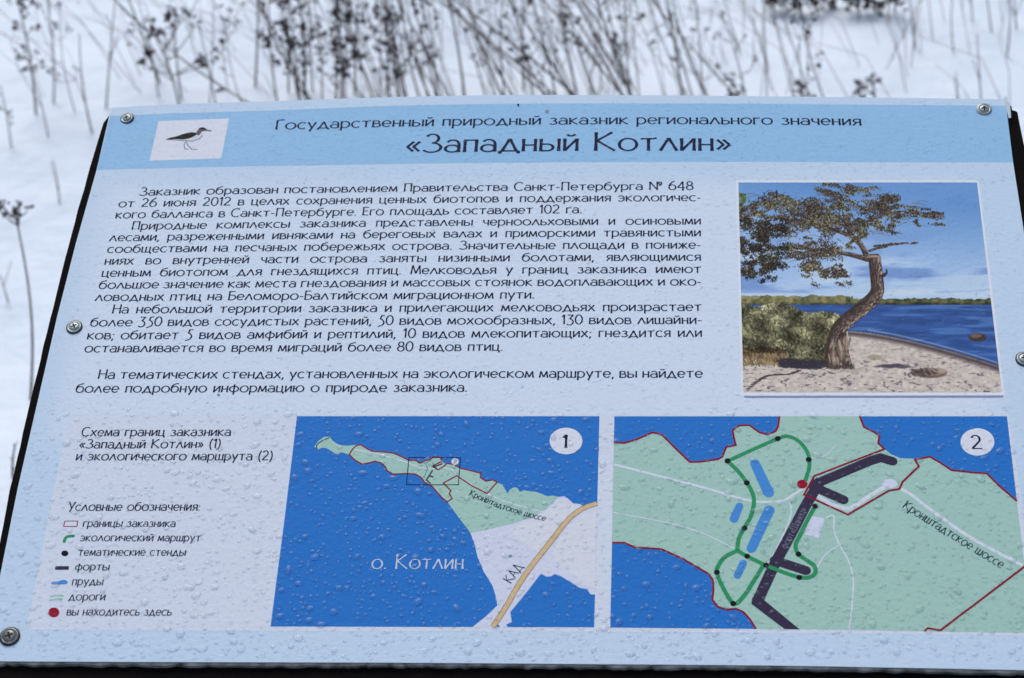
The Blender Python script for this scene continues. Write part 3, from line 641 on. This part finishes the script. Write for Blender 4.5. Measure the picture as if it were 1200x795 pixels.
    for k in range(60): splat(.522 + r.random() * .055, .356 - r.random() * .012, .006, .004, c(120, 166, 212), .8)
    splat(.549, .372, .026, .005, c(160, 138, 120)); splat(.582, .462, .014, .007, c(70, 56, 54), 1, -.6); splat(.594, .445, .004, .010, c(70, 56, 54))
    limb([(.52, .38), (.50, .32), (.46, .27), (.44, .2), (.43, .1)], .026, .006)
    limb([(.52, .385), (.44, .36), (.34, .34), (.2, .33)], .022, .006); limb([(.46, .27), (.36, .23), (.2, .19), (.05, .16)], .018, .005)
    limb([(.53, .345), (.6, .32), (.69, .305)], .008, .004); limb([(.46, .25), (.55, .19), (.68, .15), (.8, .165)], .012, .004)
    # crown: leaf clusters along sprays
    sprays = [((-.02, .17), (.14, .11), .045, 1300), ((.12, .10), (.36, .15), .045, 1900), ((.0, .24), (.28, .22), .05, 2300), ((.0, .33), (.12, .29), .05, 1300), ((.0, .43), (.14, .42), .045, 1500), ((.10, .37), (.40, .35), .04, 2300),
              ((.24, .43), (.44, .47), .035, 1300), ((.30, .22), (.52, .25), .045, 1500), ((.28, .15), (.46, .18), .05, 1500), ((.33, .02), (.50, .06), .035, 900), ((.40, .10), (.66, .10), .045, 1900), ((.55, .14), (.83, .175), .026, 1500), ((.48, .20), (.66, .20), .035, 800),
              ((.56, .325), (.72, .30), .011, 260), ((.44, .28), (.52, .25), .03, 300), ((.0, .055), (.02, .07), .02, 90), ((.72, .2), (.78, .215), .012, 110)]
    for k in range(150):                         # twigs inside the crown
        x = r.random() * .75; y = .06 + r.random() * .34; a_ = r.normal() * .5 + (math.pi if x < .45 else 0)
        if y > .26 and x > .45: continue
        for t in range(9): splat(x + math.cos(a_) * t * .006, y - math.sin(a_) * t * .004 + .002 * math.sin(t), .004, .0011, c(104, 88, 80), .7, -a_)
    for (x0, y0), (x1, y1), sp, n in sprays:
        tw = [(r.random(), r.normal() * .85) for _ in range(max(5, n // 34))]
        for k in range(n):
            t, o = tw[r.integers(len(tw))]; t = min(1.06, max(-.06, t + r.normal() * .055)); o += r.normal() * .16
            x = x0 + (x1 - x0) * t; y = y0 + (y1 - y0) * t + o * sp * .85
            warm = .5 + .5 * math.sin(x * 23 + y * 31)
            col = [c(98, 84, 78), c(62, 58, 60), c(128, 116, 86), c(152, 150, 100)][min(3, int(r.random() * (2.8 + 1.6 * warm)))]
            dark = .62 if (x < .2 and y > .18) else .92
            splat(x, y, .0022 + .0032 * r.random(), .0019, col * dark * (.45 + .85 * r.random()), .9, r.random() * 3)
    for k in range(60): splat(.01 + abs(r.normal()) * .012, .055 + r.random() * .05, .005, .004, c(100, 128, 74) * (.6 + .6 * r.random()), .8, r.random() * 3)
    return np.clip(im, 0, 1)
#PHOTO_END
Sheet(2).px([(862.3, 211.6), (1147.2, 211.6), (1177.4, 463.6), (868.6, 464)]).build('photo_border', MT['border'], board)
Sheet(1.5).px([(870.5, 463), (1176.9, 463), (1174.8, 466.4), (873, 466.6)]).build('photo_border_shadow_print', MT['shade'], board)  # drop shadow of the frame, part of the flat print as a grey strip
NU, NV = 430, 350
img = np.clip(paint(NU, NV) ** 2.4 * 1.36, 0, .93); lum_ = img.mean(-1, keepdims=True); img = img * .84 + lum_ * .16
TLp, TRp, BRp, BLp = [Vector(B(*p)) for p in ((865.3, 214.2), (1144.9, 214.2), (1174, 460), (871.2, 460))]
# edge bow of the print, measured at half height
v_ = np.linspace(0, 1, NV)[:, None]; u_ = np.linspace(0, 1, NU)[None, :]
def mixv(k): return ((TLp[k] * (1 - u_) + TRp[k] * u_) * (1 - v_) + (BLp[k] * (1 - u_) + BRp[k] * u_) * v_)
X, Y = mixv(0), mixv(1)
me = bpy.data.meshes.new('photo_print')
co = np.stack([X, Y, np.full_like(X, 4 * LSTEP)], -1).reshape(-1, 3)
idx = np.arange(NU * NV).reshape(NV, NU)
fc = np.stack([idx[1:, :-1], idx[1:, 1:], idx[:-1, 1:], idx[:-1, :-1]], -1).reshape(-1, 4)
me.vertices.add(len(co)); me.vertices.foreach_set('co', co.ravel().astype(np.float32))
me.loops.add(fc.size); me.loops.foreach_set('vertex_index', fc.ravel().astype(np.int32))
me.polygons.add(len(fc)); me.polygons.foreach_set('loop_start', np.arange(0, fc.size, 4, dtype=np.int32))
me.update(calc_edges=True)
ca = me.color_attributes.new('print', 'FLOAT_COLOR', 'POINT')
ca.data.foreach_set('color', np.concatenate([img.reshape(-1, 3), np.ones((NU * NV, 1))], 1).ravel().astype(np.float32))
pm = pmat('colour photograph print', (1, 1, 1)); at_ = pm.node_tree.nodes.new('ShaderNodeAttribute'); at_.attribute_name = 'print'
pm.node_tree.links.new(at_.outputs['Color'], pm.node_tree.nodes['Principled BSDF'].inputs['Base Color'])
me.materials.append(pm)
po = bpy.data.objects.new('photo_print', me); C.objects.link(po); po.parent = board

# ------------------------------------------------------------------ screws
def lathe(prof, n=32):
    v = []; f = []
    for r_, z in prof:
        for k in range(n): a = 2 * math.pi * k / n; v.append((r_ * math.cos(a), r_ * math.sin(a), z))
    for i in range(len(prof) - 1):
        for k in range(n): f.append((i * n + k, i * n + (k + 1) % n, (i + 1) * n + (k + 1) % n, (i + 1) * n + k))
    f.append(tuple((len(prof) - 1) * n + k for k in range(n)))
    return v, f
def screw(px, py, rpx, m, rim, ang, tilt=(0, 0)):
    r_ = rpx * PX; c_ = B(px, py)
    h = r_ * .28
    v, f = lathe([(r_ * 1.0, -.0004), (r_, h * .35), (r_ * .94, h * .6), (r_ * .80, h * .62), (r_ * .74, h * .3), (r_ * .70, h * .3), (r_ * .66, h * .95), (r_ * .5, h * 1.15), (r_ * .3, h * 1.2), (r_ * .05, h * 1.2)])
    o = mk('screw', v, f, m, board, True); o.location = (c_[0], c_[1], .0006); o.rotation_euler = (*tilt, 0)
    ring, rf = lathe([(r_ * 1.13, -.0006), (r_ * 1.13, h * .14), (r_ * .98, h * .2), (r_ * .9, h * .1)])
    mk('washer', ring, rf, rim, o, True)
    s = r_ * .42; q = r_ * .11; z = h * 1.24
    cr = [(q, q), (q, s), (-q, s), (-q, q), (-s, q), (-s, -q), (-q, -q), (-q, -s), (q, -s), (q, -q), (s, -q), (s, q)]
    cr = [(x * math.cos(ang) - y * math.sin(ang), x * math.sin(ang) + y * math.cos(ang)) for x, y in cr]
    mk('screw_recess', [(x, y, z) for x, y in cr] + [(x * .5, y * .5, z - .0012) for x, y in cr], [list(range(12))] + [[i, (i + 1) % 12, 12 + (i + 1) % 12, 12 + i] for i in range(12)], MT['rec'], o)
screw(149, 139.3, 8.0, MT['steel'], MT['rubber'], .3, (R(4), R(-6)))
screw(1153, 129, 8.6, MT['steel'], MT['steel'], .0, (R(5), 0))
screw(87.3, 384, 8.6, MT['steel'], MT['rubber'], .5)
screw(11.6, 746.5, 9.8, MT['dsteel'], MT['rubber'], .4)
screw(1200, 421.5, 8.6, MT['steel'], MT['rubber'], .1)
screw(1237, 757, 9.8, MT['dsteel'], MT['rubber'], .4)
# torn curl of film at the upper right corner, pin and grime specks
tv = [(*B(1175, 116.2), .0004), (*B(1178.5, 116), .004), (*B(1179, 127), .0002), (*B(1182.5, 127.5), .005), (*B(1182, 139), .0002), (*B(1184.3, 141), .003)]
mk('torn_edge', tv, [(0, 2, 3, 1), (2, 4, 5, 3)], mat('torn white film', (.7, .75, .8), .5), board)
v, f = lathe([(.0008, 0), (.0008, .0012), (.0003, .0016)], 10); pn = mk('pin', v, f, MT['rec'], board); pn.location = (*B(607.3, 123.6), 0)
sp = Sheet(6)
for c_, r_ in (((641, 131), 2.2), ((256, 463), 1.5), ((598, 652), 1.8), ((611, 455), .5), ((70.5, 727), .6), ((384, 508), .8)): sp.ell(c_, r_ * 1.2, r_, 12)
sp.build('grime_spot', pmat('grey smudge', (.22, .33, .47)), board)

# ------------------------------------------------------------------ rain drops on the face (nobody could count them)
def drops():
    NS = 12
    rings = [(.93, .16), (.82, .37), (.66, .61), (.46, .81), (.22, .955)]
    verts = []; faces = []
    dens = []
    pts = []
    cell = {}
    def ok(x, y, r):
        i, j = int(x // .004), int(y // .004)
        for a in range(i - 2, i + 3):
            for b in range(j - 2, j + 3):
                for (X_, Y_, r2) in cell.get((a, b), ()):
                    if (X_ - x) ** 2 + (Y_ - y) ** 2 < (r + r2) ** 2 * 1.15: return False
        cell.setdefault((i, j), []).append((x, y, r)); return True
    q = random.Random(3)
    def inside(x, y, mgn):
        for dx, dy in ((mgn, 0), (-mgn, 0), (0, mgn), (0, -mgn)):
            c = False; X0, Y0 = outline[-1]
            for X1, Y1 in outline:
                if (Y1 > y + dy) != (Y0 > y + dy) and x + dx < (X0 - X1) * (y + dy - Y1) / (Y0 - Y1) + X1: c = not c
                X0, Y0 = X1, Y1
            if not c: return False
        return True
    def add(n, rmin, rmax, pw, ylo, yhi, shp):
        for _ in range(n):
            py = q.uniform(ylo, yhi); px = q.uniform(-5, 1210)
            x, y = B(px, py)
            r = rmin + (rmax - rmin) * q.random() ** pw
            if not inside(x, y, r * 1.6): continue
            if ok(x, y, r): pts.append((x, y, r, shp))
    add(1100, .0013, .0034, 2.4, 484, 770, 1)
    add(4000, .0006, .0016, 1.2, 478, 774, 0)
    add(260, .0010, .0017, 2, 118, 480, 1)
    add(4600, .00045, .0010, 1.5, 118, 480, 0)
    add(1500, .0006, .0012, 1.3, 118, 215, 0)
    base = 0
    for x, y, r, shp in pts:
        el = q.uniform(1, 1.5 if shp else 1.25); an = q.gauss(0, .5) if q.random() < .75 else q.uniform(0, 3.1)
        h = r * q.uniform(.22, .38); ca, sa = math.cos(an), math.sin(an)
        wob = [1 + (q.uniform(-.14, .14) if shp else q.uniform(-.06, .06)) for _ in range(NS)]
        wob = [(wob[i - 1] + wob[i] + wob[(i + 1) % NS]) / 3 for i in range(NS)]
        for rr, hh in [(1.0, None)] + rings:
            for k in range(NS):
                a = 2 * math.pi * k / NS; w_ = 1 + (wob[k] - 1) * rr
                lx = r * rr * w_ * math.cos(a) * el; ly = r * rr * w_ * math.sin(a) / el ** .5
                sag = .25 * ly * (1 - rr) if shp else 0
                verts.append((x + lx * ca - ly * sa, y + lx * sa + ly * ca - (0 if hh is None else hh * r * .12), 1e-5 if hh is None else 2.2e-4 * min(1, hh * 3) + hh * h))
        verts.append((x, y - r * .12, 2.2e-4 + h)); tip = base + NS * (len(rings) + 1)
        for i in range(len(rings)):
            for k in range(NS): faces.append((base + i * NS + k, base + i * NS + (k + 1) % NS, base + (i + 1) * NS + (k + 1) % NS, base + (i + 1) * NS + k))
        for k in range(NS): faces.append((tip - NS + k, tip - NS + (k + 1) % NS, tip))
        base = tip + 1
    print('DROPS', len(pts), len(faces))
    m = bpy.data.materials.new('water'); m.use_nodes = True; t = m.node_tree; t.nodes.clear()
    N = t.nodes.new; Lk = t.links.new
    gl = N('ShaderNodeBsdfGlass'); gl.inputs['IOR'].default_value = 1.24; gl.inputs['Roughness'].default_value = .26
    tr = N('ShaderNodeBsdfTransparent'); df = N('ShaderNodeBsdfDiffuse'); df.inputs['Color'].default_value = (.62, .82, .98, 1)
    gs = N('ShaderNodeBsdfGlossy'); gs.inputs['Roughness'].default_value = .25
    ge = N('ShaderNodeNewGeometry'); lw = N('ShaderNodeLayerWeight'); lw.inputs['Blend'].default_value = .5
    rim = N('ShaderNodeMapRange'); rim.interpolation_type = 'SMOOTHSTEP'; Lk(lw.outputs['Facing'], rim.inputs[0])
    rim.inputs[1].default_value = .08; rim.inputs[2].default_value = .5; rim.inputs[3].default_value = 0; rim.inputs[4].default_value = .8
    inner = N('ShaderNodeMixShader'); Lk(rim.outputs[0], inner.inputs[0]); Lk(tr.outputs[0], inner.inputs[1]); Lk(gl.outputs[0], inner.inputs[2])   # seen from inside: total reflection at the steep rim
    skin = N('ShaderNodeMixShader'); skin.inputs[0].default_value = .045; Lk(gl.outputs[0], skin.inputs[1]); Lk(df.outputs[0], skin.inputs[2])  # pale diffuse share stands in for light focused inside the drop
    outer = N('ShaderNodeMixShader'); outer.inputs[0].default_value = .0; Lk(skin.outputs[0], outer.inputs[1]); Lk(gs.outputs[0], outer.inputs[2])
    mx = N('ShaderNodeMixShader'); Lk(ge.outputs['Backfacing'], mx.inputs[0]); Lk(outer.outputs[0], mx.inputs[1]); Lk(inner.outputs[0], mx.inputs[2])
    ou = N('ShaderNodeOutputMaterial'); Lk(mx.outputs[0], ou.inputs[0])
    o = mk('rain_drops', verts, faces, m, None, True); o.matrix_world = BOARD
    o['kind'] = 'stuff'; o['label'] = 'scattered clear rain drops beading on the board face'; o['category'] = 'rain drops'
drops()

# ------------------------------------------------------------------ dry weeds standing in the snow behind the board
MS = [mat('dry stem brown', (.055, .04, .038), .8, .2, vary=(30, .8, (.10, .078, .07))),
      mat('dry straw', (.15, .108, .08), .8, .2, vary=(30, .8, (.07, .055, .05))),
      mat('dark seed head', (.028, .02, .022), .9, .1, vary=(60, .8, (.06, .04, .04)))]
camo_d = (CAMW.to_3x3() @ Vector((0, 0, -1))).normalized()
def tube(v, f, pts, r0, r1, n=4):
    m = len(pts); base = len(v)
    for i, p in enumerate(pts):
        t = (pts[min(i + 1, m - 1)] - pts[max(i - 1, 0)]).normalized(); a = t.orthogonal().normalized(); b = t.cross(a)
        r = r0 + (r1 - r0) * i / (m - 1)
        for k in range(n):
            w_ = 2 * math.pi * k / n; q = p + a * (r * math.cos(w_)) + b * (r * math.sin(w_)); v.append(tuple(q))
    for i in range(m - 1):
        for k in range(n): f.append((base + i * n + k, base + i * n + (k + 1) % n, base + (i + 1) * n + (k + 1) % n, base + (i + 1) * n + k))
    f.append(tuple(base + (m - 1) * n + k for k in range(n)))
def blob(v, f, c, r, q, flat=1):
    base = len(v)
    for d in ((1, 0, 0), (0, 1, 0), (-1, 0, 0), (0, -1, 0), (0, 0, 1), (0, 0, -1)):
        v.append((c.x + d[0] * r * q.uniform(.6, 1.3), c.y + d[1] * r * q.uniform(.6, 1.3), c.z + d[2] * r * flat * q.uniform(.6, 1.3)))
    for a, b in ((0, 1), (1, 2), (2, 3), (3, 0)): f.append((base + a, base + b, base + 4)); f.append((base + b, base + a, base + 5))
def weed(kind, topp, basep, label, group=None, seed=0, thick=1.0, m=0, name='dry_weed', nbr=6, size=1.0):
    q = random.Random(seed)
    g = ground_at(*basep); g.z = relief(g.x, g.y) - .02
    o_, d = ray(*topp)
    hd = Vector((d.x, d.y)); gd = Vector((g.x - o_.x, g.y - o_.y)); t = gd.dot(hd) / hd.dot(hd)   # same distance as its foot
    T = o_ + d * (t * q.uniform(.985, 1.01))
    root = thing(name, label, 'dry plant', group, Matrix.Translation(g))
    T = T - g; L = T.length
    sv, sf, hv, hf = [], [], [], []; marks = []
    side = Vector((q.uniform(-1, 1), q.uniform(-.4, .4), 0)) * L * .05
    def P(s): return T * s + side * math.sin(s * math.pi) + Vector((0, 0, -abs(T.x) * .12 * s * (1 - s)))
    tube(sv, sf, [P(i / 9) for i in range(10)], .0024 * thick, .0011 * thick)
    if kind == 'umbel':                            # flat-topped head on a spray of rays
        for k in range(9):
            s0 = q.uniform(.90, .96); a = P(s0); w_ = q.uniform(0, 6.28); e = P(1) + Vector((math.cos(w_) * .028, math.sin(w_) * .02, q.uniform(-.006, .004))) * size
            tube(sv, sf, [a, a.lerp(e, .6) + Vector((0, 0, -.004)), e], .0011 * thick, .0008 * thick, 3)
            marks.append(len(hf))
            for _ in range(5): blob(hv, hf, e + Vector((q.gauss(0, .005), q.gauss(0, .005), q.gauss(0, .002))) * size, .0042 * size, q, .7)
    elif kind == 'spike':                          # seed clusters up the stem
        for k in range(nbr * 2):
            s0 = q.uniform(.35, 1.0); a = P(s0); w_ = q.uniform(0, 6.28); ln = q.uniform(.008, .03) * size
            e = a + Vector((math.cos(w_) * ln, math.sin(w_) * ln, ln * q.uniform(.2, .9)))
            tube(sv, sf, [a, a.lerp(e, .5), e], .001 * thick, .0008 * thick, 3)
            marks.append(len(hf))
            for _ in range(q.randint(3, 7)): blob(hv, hf, e + Vector((q.gauss(0, .005), q.gauss(0, .005), q.gauss(0, .006))) * size, .0045 * size * q.uniform(.6, 1.3), q)
    elif kind == 'branchy':                        # forked with small heads at the tips
        for k in range(nbr):
            s0 = q.uniform(.3, .92); a = P(s0); w_ = q.uniform(0, 6.28); ln = q.uniform(.05, .14) * size
            e = a + Vector((math.cos(w_) * ln * .7, math.sin(w_) * ln * .5, ln * q.uniform(.3, .9)))
            mid = a.lerp(e, .5) + Vector((q.gauss(0, .006), 0, -.008)); tube(sv, sf, [a, mid, e], .0016 * thick, .0009 * thick, 3)
            marks.append(len(hf))
            for _ in range(q.randint(3, 8)): blob(hv, hf, e + Vector((q.gauss(0, .007), q.gauss(0, .007), q.gauss(0, .006))) * size, .005 * size * q.uniform(.5, 1.3), q)
        marks.append(len(hf))
        for _ in range(6): blob(hv, hf, P(1) + Vector((q.gauss(0, .007), q.gauss(0, .007), q.gauss(0, .006))) * size, .005 * size, q)
    elif kind == 'twig':
        for k in range(nbr // 2):
            s0 = q.uniform(.3, .9); a = P(s0); ln = q.uniform(.04, .11); w_ = q.uniform(0, 6.28)
            e = a + T.normalized() * ln * .8 + Vector((math.cos(w_), math.sin(w_) * .5, 0)) * ln * .35; tube(sv, sf, [a, a.lerp(e, .5), e], .0012 * thick, .0007 * thick, 3)
    mk('stem', sv, sf, MS[m], root, True)
    for a_, b_ in zip(marks, marks[1:] + [len(hf)]):   # one seed head per cluster
        fs = hf[a_:b_]; lo = min(min(f_) for f_ in fs); hi = max(max(f_) for f_ in fs)
        mk('seed_head', hv[lo:hi + 1], [tuple(i_ - lo for i_ in f_) for f_ in fs], MS[2], root)
    return root

GR = 'dry weeds standing in the snow'
# the ones the photograph lets one point at
weed('umbel', (16, 243), (33, 470), 'lone dry umbel with flat dark head left of the board', GR, 1, 1.2, 0, size=.98)
weed('twig', (62, 188), (70, 252), 'short bare twig in the snow left of the board corner', GR, 2, .8, 1, nbr=2)
weed('twig', (0, 322), (10, 352), 'stubby faint twig at the left edge below the umbel', GR, 3, .8, 1, nbr=2)
weed('branchy', (18, 520), (18, 575), 'dark stub of a plant peeping out beside the lower left frame edge', GR, 4, 1.2, 0, nbr=2, size=.3)
weed('spike', (18, -10), (44, 150), 'dark seedy stalk in the top left corner, leaning right', GR, 5, 1.2, 0, nbr=7, size=1.1)
weed('twig', (52, -20), (64, 140), 'straight thin stalk just right of the top left seedy one', GR, 6, 1.0, 1)
weed('twig', (93, 40), (112, 175), 'slim grey twig above the left corner of the board', GR, 7, 1.0, 1, nbr=3)
weed('branchy', (176, 30), (214, 150), 'forked dark weed with clustered heads above the emblem', GR, 8, 1.1, 0, nbr=9, size=1.2)
weed('branchy', (204, 14), (216, 140), 'tall weed with three small heads above the emblem', GR, 9, 1.1, 0, nbr=5)
weed('twig', (136, -10), (126, 150), 'upright stalk between the top left corner and the forked weed', GR, 10, 1.0, 1)
weed('spike', (232, 26), (262, 180), 'thin leaning weed with one dark seed clump, right of the forked weed', GR, 11, .9, 0, nbr=2)
weed('spike', (0, 100), (16, 190), 'small seed clump at the left edge above the lone umbel', GR, 12, .8, 0, nbr=2, size=.6)
weed('branchy', (70, 6), (92, 150), 'faint fine-branched weed between the two top left stalks', GR, 31, .6, 1, nbr=7, size=.6)
weed('branchy', (262, 22), (290, 150), 'faint fine-branched weed left of the densest clump', GR, 32, .6, 1, nbr=8, size=.65)
weed('branchy', (160, -6), (190, 140), 'thin weed with tiny heads just left of the forked dark one', GR, 33, .7, 0, nbr=6, size=.6)
weed('twig', (250, -20), (246, 150), 'straight faint stalk rising right of the emblem', GR, 34, .7, 1, nbr=4)
weed('twig', (28, 60), (60, 180), 'faint slanting twig crossing the top left seedy stalk', GR, 35, .7, 1, nbr=4)
weed('spike', (1005, 98), (1010, 140), 'low dark seed clump touching the board top near its right end', GR, 13, 1.2, 0, nbr=5, size=.8)
weed('spike', (1022, 92), (1026, 140), 'second low dark clump, right beside the first near the board top', GR, 14, 1.2, 0, nbr=4, size=.7)
weed('spike', (940, 96), (946, 140), 'little round seed clump above the last word of the heading', GR, 15, 1.1, 0, nbr=4, size=.9)
weed('twig', (1145, 40), (1154, 150), 'bare upright twig above the right corner screw', GR, 16, 1.0, 0, nbr=3)
weed('twig', (1120, 85), (1122, 150), 'short pale twig left of the right corner screw', GR, 17, .9, 1, nbr=2)
weed('spike', (860, 96), (866, 150), 'faint seed tuft just above the board top right of centre', GR, 18, 1.0, 0, nbr=3, size=.8)
# dark thicket right of the emblem, then the leaning tussocks across the middle
q = random.Random(21)
k = 100
ORD = ['first', 'second', 'third', 'fourth', 'fifth', 'sixth', 'seventh', 'eighth', 'ninth', 'tenth', 'eleventh', 'twelfth', 'thirteenth', 'fourteenth', 'fifteenth', 'sixteenth', 'seventeenth', 'eighteenth', 'nineteenth', 'twentieth']
for n_i, x in enumerate([324, 338, 348, 354, 362, 374, 388, 397, 403, 418]):
    k += 1; weed('spike', (x + q.uniform(-12, 6), q.uniform(-60, 10)), (x + q.uniform(-1, 8), q.uniform(128, 165)), 'dark seed-laden stalk, %s from the left in the densest clump above the heading' % ORD[n_i], 'dark seedy stalks of the thicket', k, q.uniform(.9, 1.7), 0, nbr=q.randint(7, 11), size=q.uniform(.7, 1.0))
for n_i, x in enumerate([436, 452, 466, 480, 494, 512, 530, 700, 745, 975]):
    k += 1; weed('spike', (x - q.uniform(15, 55), q.uniform(-60, 10)), (x + q.uniform(0, 10), q.uniform(128, 170)), 'thinly seeded dark stalk leaning left, %s from the left beyond the densest clump' % ORD[n_i], 'thinly seeded stalks beyond the clump', k, q.uniform(.8, 1.2), 0, nbr=q.randint(3, 6), size=q.uniform(.7, 1.0))
xs = sorted(q.gauss(c_, w_) for c_, w_, n__ in ((350, 20, 4), (450, 14, 6), (525, 14, 5), (600, 12, 6), (668, 12, 7), (745, 18, 7), (815, 12, 5), (905, 26, 4), (560, 160, 7)) for _ in range(n__)); words = [(-999, 'the long first word of the heading'), (560, 'the second word of the heading'), (645, 'the middle word of the heading'), (745, 'the fourth word of the heading'), (908, 'the last word of the heading'), (1012, 'the right end of the board')]
xs += [1042, 1068, 1090, 1118, 1136, 1160, 1178, 1192]; cnt = {}
for x in xs:
    wd = [w_ for a_, w_ in words if x >= a_][-1]; li = q.random() < .6; cnt[wd, li] = cnt.get((wd, li), -1) + 1; nn = cnt[wd, li]
    ln = q.gauss(60, 48) if x < 1015 else q.uniform(-10, 15)
    k += 1; weed('twig', (x - ln, q.uniform(-70, 0)), (x + (q.uniform(0, 6)), q.uniform(120, 170) if x < 1015 else q.uniform(20, 70)), 'bare %s straw, %s from left above %s' % ('pale' if li else 'brown', ORD[nn] if nn < 20 else 'later', wd), 'leaning straws of the tussocks', k, q.uniform(.6, 1.5), 1 if li else 0, nbr=q.randint(2, 6), name='dry_grass_stalk')
for n_i, x in enumerate([436, 475, 505, 560, 590, 612, 640, 690, 735, 775, 830, 870, 925]):
    k += 1; weed('branchy', (x - q.uniform(10, 50), q.uniform(-40, 20)), (x + q.uniform(0, 20), q.uniform(125, 165)), 'forked seed-tipped weed, %s of its kind from the left above the middle of the board' % ORD[n_i], 'forked weeds of the tussocks', k, q.uniform(.6, 1.0), q.randint(0, 1), nbr=q.randint(4, 9), size=q.uniform(.55, .8))
for n_i, x in enumerate([905, 925, 942, 958, 976, 992, 1010, 1030, 1048]):       # far dark clump at the top right
    k += 1; weed('spike', (x + q.uniform(-14, 8), q.uniform(-26, -8)), (x, q.uniform(4, 22)), 'squat dark tuft, %s from the left in the far clump at the top edge' % ORD[n_i], 'far dark tufts', k, 1.3, 0, nbr=7, size=1.2)
# fine faint grass all over the bank behind, nobody could count it
gv_, gf_ = [], []
for i in range(400):
    px_ = q.gauss(600, 210) if i < 230 else q.uniform(-20, 1200); py_ = q.uniform(-60, 150)
    g = ground_at(px_, py_); g.z = relief(g.x, g.y) - .01; hh = q.uniform(.08, .36); le = q.gauss(-.45, .5) * hh
    a_ = g + Vector((le * q.uniform(.15, .5), q.gauss(0, .1) * hh, hh * .6)); b_ = g + Vector((le, q.gauss(0, .2) * hh, hh * .92))
    tube(gv_, gf_, [g, a_, b_], q.uniform(.0006, .0013), .0004, 3)
fg = mk('fine_dry_grass', gv_, gf_, MS[1], None, True); fg['kind'] = 'stuff'; fg['label'] = 'fine faint dry grass blades sticking out of the snow behind the board'; fg['category'] = 'dry grass'
